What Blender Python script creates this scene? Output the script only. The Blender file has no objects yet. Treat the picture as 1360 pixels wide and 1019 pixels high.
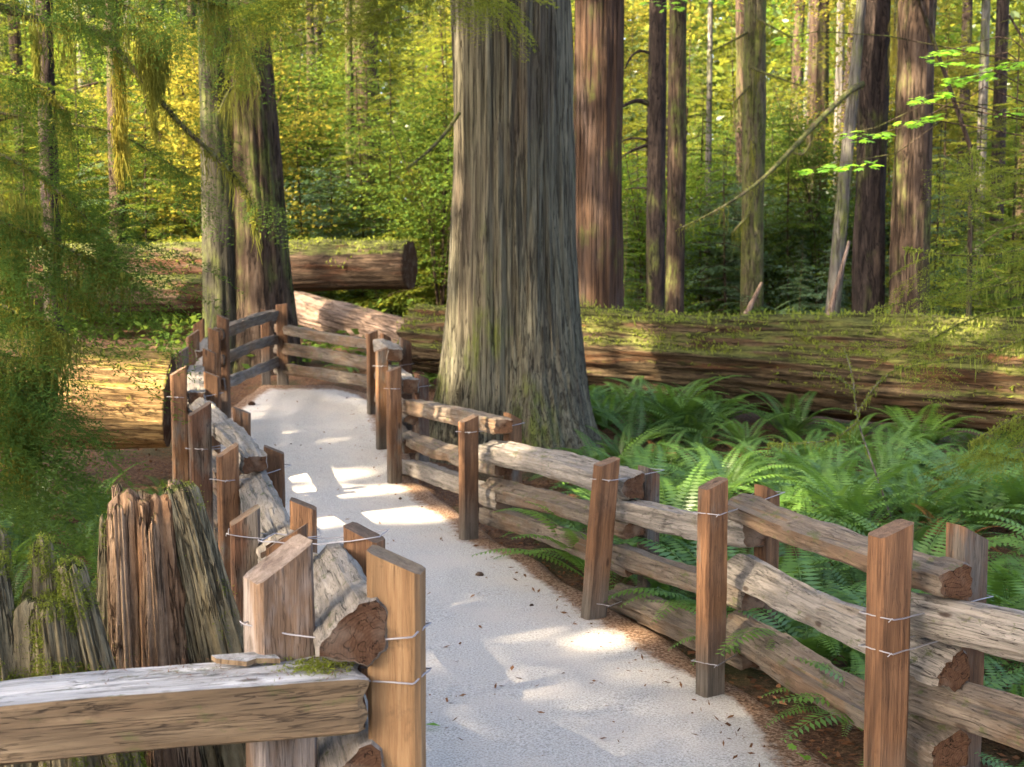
import bpy, math, random
import numpy as np
from mathutils import Vector, Matrix, noise as mn
R = math.radians
random.seed(5); rng = np.random.default_rng(5)
S = bpy.context.scene
COL = S.collection

# ---------------------------------------------------------------- camera, sky, sun, exposure
CZ = 1.95; F = 1700.0; PITCH = math.atan(149.5 / F)
cam = bpy.data.cameras.new('camera'); co = bpy.data.objects.new('camera', cam); COL.objects.link(co)
co.location = (0, 0, CZ); co.rotation_euler = (math.pi / 2 - PITCH, 0, 0)
cam.sensor_width = 36; cam.lens = 36 * F / 1360; cam.clip_end = 500; cam.clip_start = 0.05
cam.dof.use_dof = True; cam.dof.focus_distance = 4.6; cam.dof.aperture_fstop = 6.0
S.camera = co
SUN_EL = R(38); SUN_H = Vector((-0.84, -0.54, 0)).normalized()
SV = (SUN_H * math.cos(SUN_EL) + Vector((0, 0, math.sin(SUN_EL)))).normalized()   # towards the sun
w = bpy.data.worlds.new('World'); S.world = w; w.use_nodes = True
nt = w.node_tree; bg = nt.nodes['Background']
sky = nt.nodes.new('ShaderNodeTexSky'); sky.sky_type = 'NISHITA'; sky.sun_disc = False
sky.sun_elevation = SUN_EL; sky.sun_rotation = math.atan2(SUN_H.x, SUN_H.y)
sky.air_density = 0.75; sky.dust_density = 6.0; sky.ozone_density = 0.2
nt.links.new(sky.outputs[0], bg.inputs[0]); bg.inputs[1].default_value = 0.135
sl = bpy.data.lights.new('sun', 'SUN'); so = bpy.data.objects.new('sun', sl); COL.objects.link(so)
sl.energy = 4.0; sl.angle = R(0.53); sl.color = (1.0, 0.82, 0.58)
so.rotation_euler = SV.to_track_quat('Z', 'Y').to_euler(); so.location = SV * 60
S.view_settings.view_transform = 'Standard'; S.view_settings.look = 'None'
S.view_settings.exposure = 3.38; S.view_settings.gamma = 1
S.render.engine = 'CYCLES'
S.cycles.max_bounces = 6; S.cycles.diffuse_bounces = 4; S.cycles.transparent_max_bounces = 4
S.cycles.transmission_bounces = 3; S.cycles.glossy_bounces = 2

def at(px, py, Y):
    """world point where the ray of a photo pixel meets the plane y = Y"""
    cy, sy = math.cos(PITCH), math.sin(PITCH)
    a = (px - 680) / F; b = -(py - 509.5) / F
    fy = cy + b * sy; fz = -sy + b * cy
    return Vector((a / fy * Y, Y, CZ + fz / fy * Y))

# ---------------------------------------------------------------- terrain
GP = [(-20, 0), (10, 0), (11.45, .03), (12.9, .15), (15, .25), (17.2, .44), (20, .62), (26, .85), (40, 1.1), (60, 1.6), (200, 4)]
def gz0(y): return float(np.interp(y, [p[0] for p in GP], [p[1] for p in GP]))
PL = [(-4, -1.6), (2.2, -.75), (3.1, -.40), (4.2, -.52), (5.2, -.85), (7, -1.3), (8.5, -1.72), (10.5, -2.42), (12, -2.8), (14.3, -3.2), (16.3, -3.2), (17.0, -3.1)]
PR = [(-4, 3.2), (2.6, 1.85), (4.12, 1.22), (5.75, .88), (7.05, .44), (9.16, -.33), (11.45, -1.05), (12.9, -1.32), (15.05, -1.68), (16.3, -2.0), (17.0, -2.6)]
def pl(y): return float(np.interp(y, [p[0] for p in PL], [p[1] for p in PL]))
def pr(y): return float(np.interp(y, [p[0] for p in PR], [p[1] for p in PR]))
def sd_path(x, y):
    if y > 17: return max(y - 17, 0) + .3
    return max(pl(y) - x, x - pr(y))
def ground(x, y):
    z = gz0(y)
    d = sd_path(x, y)
    if d > 0:
        k = min(d / 1.2, 1)
        z += k * (.16 * mn.noise(Vector((x * .45, y * .45, 3))) + .05 * mn.noise(Vector((x * 1.7, y * 1.7, 8)))) - .05 * k
        if abs(x) > 12: z += (abs(x) - 12) * .04
    return z
def g3(x, y, dz=0): return Vector((x, y, ground(x, y) + dz))

# ---------------------------------------------------------------- object helpers
def link(o, parent=None):
    COL.objects.link(o)
    if parent is not None:
        o.parent = parent
    return o
def tag(o, label=None, cat=None, group=None, kind=None):
    if label: o['label'] = label
    if cat: o['category'] = cat
    if group: o['group'] = group
    if kind: o['kind'] = kind
    return o
def thing(name, loc, label, cat, group=None):
    o = bpy.data.objects.new(name, None); o.location = loc; o.empty_display_size = .1
    COL.objects.link(o); return tag(o, label, cat, group)
def mesh_np(name, V, faces4=None, mats=(), smooth=False, faces=None, mi=None):
    me = bpy.data.meshes.new(name)
    V = np.asarray(V, dtype=np.float32)
    if faces is not None:
        me.from_pydata([tuple(v) for v in V], [], faces)
    else:
        n = len(faces4); k = faces4.shape[1]
        me.vertices.add(len(V)); me.vertices.foreach_set('co', V.ravel())
        me.loops.add(n * k); me.loops.foreach_set('vertex_index', np.ascontiguousarray(faces4, dtype=np.int32).ravel())
        me.polygons.add(n); me.polygons.foreach_set('loop_start', np.arange(0, n * k, k, dtype=np.int32))
        me.polygons.foreach_set('loop_total', np.full(n, k, dtype=np.int32))
        me.update(calc_edges=True)
    for m in mats: me.materials.append(m)
    if mi is not None: me.polygons.foreach_set('material_index', np.asarray(mi, dtype=np.int32))
    if smooth: me.polygons.foreach_set('use_smooth', np.ones(len(me.polygons), dtype=bool))
    me.update(); return me
def obj(name, me, parent=None, mat=None, world=None):
    o = bpy.data.objects.new(name, me); COL.objects.link(o)
    if parent is not None:
        o.parent = parent
        if world is not None: o.matrix_local = Matrix.Translation(-Vector(parent.location)) @ world
    elif world is not None: o.matrix_world = world
    return o
def frame(p0, p1, up=Vector((0, 0, 1))):
    z = (p1 - p0).normalized(); y = (up - up.dot(z) * z)
    if y.length < 1e-4: y = Vector((0, 1, 0))
    y.normalize(); x = y.cross(z)
    m = Matrix((x, y, z)).transposed().to_4x4(); m.translation = p0
    return m
def shift(parent): return Matrix.Translation(Vector((0, 0, 0)))

# ---------------------------------------------------------------- materials
def mat(name, build):
    m = bpy.data.materials.new(name); m.use_nodes = True; t = m.node_tree
    for n in list(t.nodes): t.nodes.remove(n)
    out = t.nodes.new('ShaderNodeOutputMaterial')
    class N:
        def n(self, ty, **k):
            x = t.nodes.new(ty)
            for a, b in k.items(): setattr(x, a, b)
            return x
        def l(self, a, b): t.links.new(a, b)
        def coords(self, sc, which='Object', seed=True):
            c = self.n('ShaderNodeTexCoord'); mp = self.n('ShaderNodeMapping'); mp.inputs['Scale'].default_value = sc
            self.l(c.outputs[which], mp.inputs['Vector'])
            if seed:
                oi = self.n('ShaderNodeObjectInfo'); mm = self.n('ShaderNodeMath', operation='MULTIPLY'); mm.inputs[1].default_value = 37.0
                self.l(oi.outputs['Random'], mm.inputs[0]); cx = self.n('ShaderNodeCombineXYZ')
                self.l(mm.outputs[0], cx.inputs[0]); self.l(mm.outputs[0], cx.inputs[1]); self.l(cx.outputs[0], mp.inputs['Location'])
            return mp.outputs[0]
        def noise(self, vec, sc, det=4, rough=.55, dist=0):
            x = self.n('ShaderNodeTexNoise'); x.inputs['Scale'].default_value = sc; x.inputs['Detail'].default_value = det
            x.inputs['Roughness'].default_value = rough; x.inputs['Distortion'].default_value = dist
            if vec is not None: self.l(vec, x.inputs['Vector'])
            return x.outputs['Fac']
        def ramp(self, fac, stops):
            x = self.n('ShaderNodeValToRGB'); e = x.color_ramp.elements
            while len(e) < len(stops): e.new(.5)
            for q, (p, c) in zip(e, stops):
                q.position = p; q.color = (*c, 1) if len(c) == 3 else c
            self.l(fac, x.inputs[0]); return x.outputs[0]
        def mix(self, f, a, b, mode='MIX'):
            x = self.n('ShaderNodeMix', data_type='RGBA', blend_type=mode); x.clamp_factor = True
            for k, v in ((0, f), (6, a), (7, b)):
                if hasattr(v, 'is_output'): self.l(v, x.inputs[k])
                elif k == 0: x.inputs[0].default_value = v
                else: x.inputs[k].default_value = (*v, 1)
            return x.outputs[2]
        def math(self, op, a, b=0.0, clamp=False):
            x = self.n('ShaderNodeMath', operation=op); x.use_clamp = clamp
            for k, v in ((0, a), (1, b)):
                if hasattr(v, 'is_output'): self.l(v, x.inputs[k])
                else: x.inputs[k].default_value = v
            return x.outputs[0]
        def mr(self, v, a, b, c=0., d=1.):
            x = self.n('ShaderNodeMapRange'); self.l(v, x.inputs[0])
            for i, q in enumerate((a, b, c, d)): x.inputs[i + 1].default_value = q
            return x.outputs[0]
        def nz(self):
            g = self.n('ShaderNodeNewGeometry'); s = self.n('ShaderNodeSeparateXYZ'); self.l(g.outputs['Normal'], s.inputs[0]); return s.outputs[2]
        def objz(self):
            c = self.n('ShaderNodeTexCoord'); s = self.n('ShaderNodeSeparateXYZ'); self.l(c.outputs['Object'], s.inputs[0]); return s.outputs[2]
        def bump(self, h, st, dist=.01, prev=None):
            b = self.n('ShaderNodeBump'); b.inputs['Strength'].default_value = st; b.inputs['Distance'].default_value = dist
            self.l(h, b.inputs['Height'])
            if prev is not None: self.l(prev, b.inputs['Normal'])
            return b.outputs[0]
        def pbr(self, col, rough=.85, nrm=None, spec=.25):
            p = self.n('ShaderNodeBsdfPrincipled')
            if hasattr(col, 'is_output'): self.l(col, p.inputs['Base Color'])
            else: p.inputs['Base Color'].default_value = (*col, 1)
            p.inputs['Roughness'].default_value = rough; p.inputs['Specular IOR Level'].default_value = spec
            if nrm is not None: self.l(nrm, p.inputs['Normal'])
            return p.outputs[0]
    sh = build(N()); t.links.new(sh, out.inputs[0]); return m

def wood_mat(name, dark, mid, light, grey, grey_amt, top_grey, cracks=.5, bottom=None, grain=1.0, moss=0.0):
    def b(N):
        f1 = N.noise(N.coords((42 * grain, 42 * grain, 1.6)), 1.0, 8, .66, .6)
        ff = N.noise(N.coords((230, 230, 11)), 1.0, 4, .7, .2)
        fb = N.math('ADD', N.math('MULTIPLY', f1, .68), N.math('MULTIPLY', ff, .32))
        f2 = N.noise(N.coords((7, 7, 1.1)), 1.0, 4, .6, .3)
        c = N.ramp(fb, [(.33, dark), (.48, mid), (.66, light)])
        c = N.mix(N.mr(f2, .42, .62, 0, .85), c, tuple(q * .45 for q in mid))
        g = N.mix(N.mr(fb, .36, .64), tuple(q * .38 for q in grey), tuple(q * 1.1 for q in grey))
        f3 = N.noise(N.coords((3, 3, 1.0)), 1.3, 5, .65)
        fac = N.mr(f3, .60 - grey_amt * .4, .70 - grey_amt * .4)
        if bottom is not None:
            fac = N.math('MAXIMUM', fac, N.mr(N.math('ADD', N.objz(), N.mr(f3, 0, 1, -.35, .35)), bottom + .06, bottom - .26))
        fac = N.math('MAXIMUM', fac, N.mr(N.nz(), .35, .85, 0, top_grey))
        c = N.mix(fac, c, g)
        st = N.noise(N.coords((9, 9, 6)), 1.6, 6, .72); c = N.mix(N.mr(st, .56, .70, 0, .6), c, tuple(q * .35 for q in mid))
        cr = N.noise(N.coords((26, 26, .9)), 1.6, 3, .55, 1.2)
        crk = N.mr(N.math('ABSOLUTE', N.math('SUBTRACT', cr, .5)), .0, .014, 1, 0)
        crk = N.math('MULTIPLY', crk, N.mr(f3, .40, .56, 0, cracks))
        cr2 = N.noise(N.coords((70, 70, 2.2)), 1.3, 2, .5, .8)
        crk2 = N.math('MULTIPLY', N.mr(N.math('ABSOLUTE', N.math('SUBTRACT', cr2, .52)), .0, .018, 1, 0), N.mr(N.noise(N.coords((5, 5, 3)), 2, 2), .42, .58, 0, cracks * .8))
        crk = N.math('MAXIMUM', crk, crk2)
        c = N.mix(crk, c, (.014, .009, .006))
        # knots
        vo = N.n('ShaderNodeTexVoronoi'); vo.inputs['Scale'].default_value = 1.0; N.l(N.coords((7, 7, 2.6)), vo.inputs['Vector'])
        kn = N.mr(vo.outputs['Distance'], .07, .11, .8, 0); c = N.mix(kn, c, (.03, .015, .008))
        if moss > 0:
            fm = N.noise(N.coords((9, 9, 5)), 1.7, 6, .75)
            fm = N.math('MULTIPLY', N.mr(fm, .60 - moss * .2, .66 - moss * .2), N.mr(N.nz(), -.4, .5, .2, .8))
            c = N.mix(fm, c, (.06, .07, .018))
        h = N.math('SUBTRACT', fb, N.math('MULTIPLY', crk, 1.2))
        return N.pbr(c, .82, N.bump(h, .85, .008), .22)
    return mat(name, b)
M = {}
M['post_dark'] = wood_mat('dark_post_wood', (.04, .018, .01), (.10, .048, .025), (.18, .095, .05), (.13, .108, .085), .25, .5, .8, .5)
M['post'] = wood_mat('cedar_post_wood', (.05, .023, .012), (.135, .067, .031), (.235, .125, .06), (.14, .116, .09), .05, .45, .5, .34)
M['post_pale'] = wood_mat('pale_post_wood', (.12, .06, .025), (.20, .115, .052), (.27, .17, .085), (.20, .17, .13), .02, .5, .25, .1)
M['rail'] = wood_mat('weathered_rail_wood', (.09, .055, .035), (.115, .073, .043), (.185, .13, .083), (.16, .13, .10), .42, .8, 1.0, None, .9, .18)
M['rail_grey'] = wood_mat('silver_rail_wood', (.12, .09, .06), (.15, .115, .078), (.25, .20, .15), (.235, .21, .18), .6, 1.0, 1.0, None, .8, .1)
M['rail_near'] = wood_mat('near_rail_wood', (.12, .075, .042), (.175, .12, .068), (.24, .175, .105), (.42, .41, .40), -.5, 1.0, .8, None, .8, .1)
M['post_silver'] = wood_mat('silvering_post_wood', (.11, .06, .032), (.20, .125, .075), (.30, .21, .145), (.30, .25, .215), .25, .6, .6, .2, .6)
def endgrain(N):
    f = N.noise(N.coords((1, 1, 1)), 60, 7, .8); w_ = N.n('ShaderNodeTexWave', wave_type='RINGS', rings_direction='Z'); w_.inputs['Scale'].default_value = 42; w_.inputs['Distortion'].default_value = 1.2
    mp = N.n('ShaderNodeMapping'); mp.inputs['Location'].default_value = (.07, .05, 0); tc = N.n('ShaderNodeTexCoord'); N.l(tc.outputs['Object'], mp.inputs['Vector']); N.l(mp.outputs[0], w_.inputs['Vector'])
    c = N.ramp(f, [(.3, (.028, .014, .008)), (.55, (.072, .038, .021)), (.78, (.12, .07, .042))]); c = N.mix(N.math('MULTIPLY', w_.outputs['Fac'], .5), c, (.035, .017, .010))
    cr = N.noise(N.coords((1, 1, 1)), 17, 2, .5, 2.0); k = N.mr(N.math('ABSOLUTE', N.math('SUBTRACT', cr, .5)), 0, .02, 1, 0); c = N.mix(k, c, (.008, .005, .003))
    f3 = N.noise(N.coords((1, 1, 1)), 7, 3); c = N.mix(N.mr(f3, .5, .65, 0, .6), c, (.13, .10, .075))
    return N.pbr(c, .95, N.bump(N.math('SUBTRACT', f, k), .7, .006), .1)
M['end'] = mat('split_end_grain', endgrain)
def mk_bark(name, dark, mid, light, moss, sx=17, sz=1.1, bump=.03, red=None):
    def b(N):
        v = N.coords((sx, sx, sz)); f = N.noise(v, 1, 7, .62, .5)
        c = N.ramp(f, [(.3, dark), (.48, mid), (.72, light)])
        f4 = N.noise(N.coords((2.2, 2.2, .5)), 1, 4, .6)
        if red: c = N.mix(N.mr(f4, .5, .68), c, red)
        vf = N.coords((9, 9, 3.0)); f2 = N.noise(vf, 1.2, 6, .7)
        if moss > 0:
            f3 = N.noise(N.coords((1.2, 1.2, .55)), 1.1, 4, .6)
            k = N.math('MULTIPLY', N.mr(f3, .58 - moss * .25, .68 - moss * .25), N.mr(f2, .40, .58))
            mc = N.mix(N.noise(N.coords((20, 20, 20)), 1, 3), (.05, .062, .014), (.13, .15, .035))
            c = N.mix(k, c, mc)
        fu = N.noise(N.coords((sx * .62, sx * .62, sz * .35)), 1, 4, .6, 1.4); fu = N.mr(N.math('ABSOLUTE', N.math('SUBTRACT', fu, .5)), .0, .035, 1, 0)
        fi = N.noise(N.coords((sx * 4, sx * 4, sz * 5)), 1, 4, .7); c = N.mix(N.mr(fi, .38, .62, .45, 0), c, dark)
        c = N.mix(N.math('MULTIPLY', fu, .85), c, tuple(q * .5 for q in dark))
        h = N.math('SUBTRACT', N.math('ADD', N.math('ADD', f, N.math('MULTIPLY', fi, .35)), N.math('MULTIPLY', f2, .3)), N.math('MULTIPLY', fu, .8))
        return N.pbr(c, .92, N.bump(h, .8, bump), .15)
    return mat(name, b)
M['bark_big'] = mk_bark('old_cedar_bark', (.02, .017, .011), (.10, .092, .062), (.18, .17, .12), .05, 30, .9, .035, (.085, .068, .048))
M['bark_red'] = mk_bark('red_cedar_bark', (.015, .008, .005), (.06, .034, .02), (.13, .078, .046), .12, 20, .6, .03, (.07, .05, .04))
M['bark_dark'] = mk_bark('dark_fir_bark', (.01, .007, .006), (.034, .024, .019), (.07, .052, .04), .25, 14, 3, .03)
M['bark_grey'] = mk_bark('grey_bark', (.05, .044, .037), (.13, .12, .105), (.22, .205, .185), .15, 14, 1.5, .02)
M['bark_snag'] = mk_bark('snag_wood', (.035, .03, .026), (.085, .08, .07), (.14, .132, .118), .2, 14, 1.5, .02)
M['bark_mid'] = mk_bark('brown_bark', (.014, .009, .006), (.055, .036, .024), (.11, .08, .056), .4, 13, 1.8, .025)
M['bark_gm'] = mk_bark('grey_green_bark', (.014, .012, .008), (.045, .041, .028), (.085, .08, .055), .6, 14, 1.5, .02)
M['bark_moss'] = mk_bark('mossy_bark', (.025, .02, .012), (.08, .065, .04), (.15, .13, .08), .9, 13, 2.5, .02)
def mk_log(name, dark, mid, light, mossamt, mosscol=(.10, .115, .025), red=None, layer=1.0):
    def b(N):
        v = N.coords((16, 16, .7)); f = N.math('ADD', N.math('MULTIPLY', N.noise(v, 1, 7, .62, .8), .72), N.math('MULTIPLY', N.noise(N.coords((60, 60, 9)), 1, 5, .7), .28))
        c = N.ramp(f, [(.32, dark), (.5, mid), (.72, light)])
        f5 = N.noise(N.coords((3.5, 3.5, .6)), 1, 5, .6, .6)
        if red: c = N.mix(N.mr(f5, .5, .6), c, red)
        f2 = N.noise(N.coords((7, 7, 4)), 1.0, 6, .7)
        k = N.mr(N.math('ADD', N.math('MULTIPLY', N.nz(), .55), f2), .95 - mossamt, 1.15 - mossamt)
        mc = N.mix(N.noise(N.coords((26, 26, 26)), 1, 4), tuple(q * .45 for q in mosscol), tuple(q * 1.5 for q in mosscol))
        c = N.mix(k, c, mc)
        fu = N.noise(N.coords((9, 9, .5)), 1, 5, .65, 1.6); fu = N.mr(N.math('ABSOLUTE', N.math('SUBTRACT', fu, .5)), .0, .03, 1, 0)
        c = N.mix(N.math('MULTIPLY', fu, N.mr(f2, .35, .55, .2, .9)), c, tuple(q * .4 for q in dark))
        fi = N.noise(N.coords((30, 30, 12)), 1, 5, .75); c = N.mix(N.mr(fi, .36, .6, .5, 0), c, dark)
        h = N.math('SUBTRACT', N.math('ADD', N.math('ADD', f, N.math('MULTIPLY', fi, .5)), N.math('MULTIPLY', f2, .6)), fu)
        return N.pbr(c, .93, N.bump(h, .9, .03), .15)
    return mat(name, b)
M['log_right'] = mk_log('mossy_log_wood', (.014, .009, .005), (.075, .052, .028), (.16, .12, .07), .36, (.085, .09, .022), (.075, .036, .016))
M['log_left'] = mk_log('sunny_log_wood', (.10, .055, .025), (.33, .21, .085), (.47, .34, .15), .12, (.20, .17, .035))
M['log_far'] = mk_log('far_log_wood', (.010, .007, .005), (.06, .04, .026), (.13, .09, .058), .24, (.07, .078, .02), (.06, .026, .013))
M['log_pale'] = mk_log('pale_log_wood', (.07, .045, .03), (.22, .155, .115), (.36, .28, .22), -.1, (.12, .12, .03))
M['stump'] = mk_log('rotten_stump_wood', (.045, .022, .012), (.30, .195, .115), (.46, .34, .23), .0, (.10, .12, .028), (.24, .13, .065))
M['stump_grey'] = mk_log('grey_stump_wood', (.05, .04, .022), (.18, .15, .09), (.29, .26, .17), .14, (.085, .105, .022))
def mk_leaf(name, a, b_, trans=.45, tcol=None, gloss=.04):
    def b(N):
        g = N.n('ShaderNodeNewGeometry'); oi = N.n('ShaderNodeObjectInfo')
        f = N.math('ADD', N.math('MULTIPLY', g.outputs['Random Per Island'], .6), N.math('MULTIPLY', oi.outputs['Random'], .4))
        c = N.mix(f, a, b_)
        big = N.noise(N.coords((1, 1, 1), seed=True), .9, 2)
        c = N.mix(N.mr(big, .4, .65, 0, .55), c, tuple(q * .6 for q in b_))
        d = N.n('ShaderNodeBsdfDiffuse'); N.l(c, d.inputs[0])
        tr = N.n('ShaderNodeBsdfTranslucent')
        tc = N.mix(.65, c, tcol or tuple(q * 1.3 for q in b_)); N.l(tc, tr.inputs[0])
        m = N.n('ShaderNodeMixShader'); m.inputs[0].default_value = trans; N.l(d.outputs[0], m.inputs[1]); N.l(tr.outputs[0], m.inputs[2])
        gl = N.n('ShaderNodeBsdfGlossy'); gl.inputs['Roughness'].default_value = .45; gl.inputs[0].default_value = (1, 1, 1, 1)
        m2 = N.n('ShaderNodeMixShader'); m2.inputs[0].default_value = gloss; N.l(m.outputs[0], m2.inputs[1]); N.l(gl.outputs[0], m2.inputs[2])
        return m2.outputs[0]
    return mat(name, b)
M['hemlock'] = mk_leaf('hemlock_needles', (.022, .052, .014), (.075, .125, .024), .42, (.18, .25, .03), 0)
M['hemlock_y'] = mk_leaf('yellow_green_needles', (.04, .085, .018), (.14, .17, .028), .48, (.36, .36, .035), 0)
M['hemlock_d'] = mk_leaf('dark_needles', (.022, .045, .016), (.06, .10, .026), .35, (.12, .18, .03))
M['hemlock_b'] = mk_leaf('blue_green_needles', (.045, .09, .045), (.09, .16, .075), .4, (.14, .24, .08))
M['fern'] = mk_leaf('fern_fronds', (.026, .085, .014), (.12, .23, .030), .35, (.22, .36, .04), .04)
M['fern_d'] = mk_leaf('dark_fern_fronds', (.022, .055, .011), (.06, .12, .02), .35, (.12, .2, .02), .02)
M['maple'] = mk_leaf('maple_leaves', (.10, .26, .03), (.17, .38, .04), .6, (.35, .62, .05), .03)
M['moss'] = mk_leaf('moss_tufts', (.06, .085, .015), (.20, .23, .04), .35, (.3, .34, .05), 0)
M['hang'] = mk_leaf('hanging_moss', (.055, .065, .016), (.15, .16, .03), .45, (.35, .33, .05), 0)
M['hang_y'] = mk_leaf('yellow_hanging_moss', (.12, .12, .022), (.21, .19, .035), .5, (.42, .34, .05), 0)
M['litter'] = mk_leaf('forest_litter', (.05, .022, .012), (.26, .13, .065), .1, (.2, .1, .04), 0)
M['dead'] = mk_leaf('dead_brown_fronds', (.12, .05, .02), (.26, .13, .05), .3, (.4, .2, .06), 0)
def pathm(N):
    f = N.noise(N.coords((1, 1, 1), seed=False), 95, 4, .75); f2 = N.noise(N.coords((1, 1, 1), seed=False), 2.2, 5, .65)
    f3 = N.noise(N.coords((1, 1, 1), seed=False), 330, 2, .6)
    c = N.ramp(f, [(.34, (.20, .186, .165)), (.5, (.43, .41, .375)), (.66, (.60, .575, .53))])
    c = N.mix(N.mr(f2, .42, .68, 0, .6), c, (.48, .43, .375))
    f6 = N.noise(N.coords((1, 1, 1), seed=False), 9, 6, .8); c = N.mix(N.mr(f6, .58, .72, 0, .5), c, (.42, .36, .30))
    c = N.mix(N.mr(f3, .62, .7, 0, .6), c, (.16, .12, .09))
    at_ = N.n('ShaderNodeAttribute'); at_.attribute_name = 'edge'; f4 = N.noise(N.coords((1, 1, 1), seed=False), 14, 6, .75)
    lit = N.ramp(N.noise(N.coords((1, 1, 1), seed=False), 60, 4, .7), [(.35, (.05, .03, .018)), (.5, (.17, .10, .06)), (.65, (.34, .25, .18))])
    c = N.mix(N.mr(N.math('ADD', at_.outputs['Fac'], N.math('MULTIPLY', f4, 1.1)), .95, 1.28), c, lit)
    return N.pbr(c, .95, N.bump(N.math('ADD', f, f3), .5, .008), .1)
M['path'] = mat('gravel', pathm)
def groundm(N):
    f = N.noise(N.coords((1, 1, 1), seed=False), 30, 6, .75); f2 = N.noise(N.coords((1, 1, 1), seed=False), .9, 5, .6)
    c = N.ramp(f, [(.32, (.018, .011, .007)), (.5, (.085, .045, .025)), (.68, (.22, .12, .065))])
    c = N.mix(N.mr(f2, .5, .62, 0, .8), c, (.035, .045, .015))
    c = N.mix(N.mr(N.noise(N.coords((1, 1, 1), seed=False), 80, 3), .6, .68, 0, .6), c, (.26, .17, .10))
    return N.pbr(c, .95, N.bump(f, .9, .03), .1)
M['ground'] = mat('forest_floor', groundm)
def wirem(N):
    p = N.pbr((.22, .21, .22), .45, None, .5); return p
M['wire'] = mat('galvanised_wire', wirem)

# ---------------------------------------------------------------- setting: ground and path
def grid(name, xs, ys, fn, m):
    V = np.array([(x, y, fn(x, y)) for y in ys for x in xs]); nx = len(xs)
    i = np.arange(len(ys) - 1)[:, None] * nx + np.arange(nx - 1)[None, :]; i = i.ravel()
    Fq = np.stack([i, i + 1, i + nx + 1, i + nx], 1)
    return obj(name, mesh_np(name, V, Fq, [m], True))
xs = np.concatenate([np.linspace(-160, -30, 14), np.arange(-28, -8, .8), np.arange(-8, 8, .16), np.arange(8, 29, .8), np.linspace(30, 160, 14)])
ys = np.concatenate([np.linspace(-40, -4, 10), np.arange(-3, 22, .16), np.arange(22, 60, 1.0), np.linspace(61, 220, 20)])
tag(grid('ground', xs, ys, lambda x, y: ground(x, y) - .004 - (.05 if sd_path(x, y) < -.25 else 0), M['ground']), kind='structure')
yp = np.arange(-3.8, 17.0, .09); V = []; nc = 60
edge = []
for y in yp:
    a = pl(y) - .22 + .05 * mn.noise(Vector((1, y * 2.1, 0))); b = pr(y) + .25 + .06 * mn.noise(Vector((5, y * 1.7, 0)))
    for k in range(nc):
        x = a + (b - a) * k / (nc - 1); e = min(k, nc - 1 - k) / 1.5
        V.append((x, y, gz0(y) + (.012 if e >= 1 else -.02 + .032 * e) + .006 * mn.noise(Vector((x * 3, y * 3, 0)))))
        edge.append(max(1 - (x - a - .10) / .22, 1 - (b - x - .12) / (.24 + .25 * mn.noise(Vector((3, y * .8, 0)))), (y - 16.4) / .5, 0))
i = (np.arange(len(yp) - 1)[:, None] * nc + np.arange(nc - 1)[None, :]).ravel()
pm = mesh_np('path', V, np.stack([i, i + 1, i + nc + 1, i + nc], 1), [M['path']], True)
pm.attributes.new('edge', 'FLOAT', 'POINT').data.foreach_set('value', np.clip(edge, 0, 1).astype(np.float32))
tag(obj('path', pm), kind='structure')

# ---------------------------------------------------------------- loft builder (local Z along the piece)
def loft(name, rings, mats, smooth=True, endmat=1, cap=True):
    """rings: (n, k, 3) array"""
    Rg = np.asarray(rings, dtype=float); n, k, _ = Rg.shape
    V = Rg.reshape(-1, 3); faces = []; mi = []
    i = (np.arange(n - 1)[:, None] * k + np.arange(k)[None, :]); j = (np.arange(n - 1)[:, None] * k + (np.arange(k) + 1)[None, :] % k)
    q = np.stack([i, j, j + k, i + k], 2).reshape(-1, 4)
    me = bpy.data.meshes.new(name)
    fl = [tuple(int(b) for b in a) for a in q]; mi = [0] * len(fl)
    if cap:
        fl.append(tuple(range(k - 1, -1, -1))); fl.append(tuple(range((n - 1) * k, n * k))); mi += [endmat, endmat]
    me.from_pydata([tuple(v) for v in V], [], fl)
    for m in mats: me.materials.append(m)
    me.polygons.foreach_set('material_index', mi)
    sm = [smooth] * len(q) + ([False, False] if cap else [])
    me.polygons.foreach_set('use_smooth', sm)
    me.update(); return me
def superpoly(kind, w_, h_, k=28, rnd=random):
    """cross-section outline of a split rail, y is up"""
    pts = []
    if kind == 'tri': base = [(-.5, -.25), (-.2, -.5), (.5, -.32), (.5, -.1), (-.1, .45), (-.32, .5), (-.48, .35)]
    elif kind == 'near': base = [(-.5, -.38), (-.4, -.5), (.22, -.5), (.44, -.34), (.5, .5), (-.5, .5)]
    elif kind == 'flat': base = [(-.5, -.4), (-.42, -.5), (.42, -.5), (.5, -.35), (.47, .5), (-.5, .46)]
    elif kind == 'wedge': base = [(-.5, -.42), (-.42, -.5), (.42, -.48), (.5, -.35), (.5, .12), (-.30, .5), (-.5, .40)]
    else: base = [(math.cos(a) * .5, math.sin(a) * .5) for a in np.linspace(0, 2 * math.pi, 12, endpoint=False)]
    base = [(a * w_ + rnd.uniform(-.03, .03) * w_, b * h_ + rnd.uniform(-.03, .03) * h_) for a, b in base]
    P = np.array(base + [base[0]]); out = []
    for i in range(len(base)):
        l = np.hypot(*(P[i + 1] - P[i])); q = max(1, int(round(l / .011)))
        for j in range(q): out.append(P[i] + (P[i + 1] - P[i]) * j / q)
    a = np.array(out)
    area = .5 * np.sum(a[:, 0] * np.roll(a[:, 1], -1) - np.roll(a[:, 0], -1) * a[:, 1])
    return a if area > 0 else a[::-1]
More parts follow.
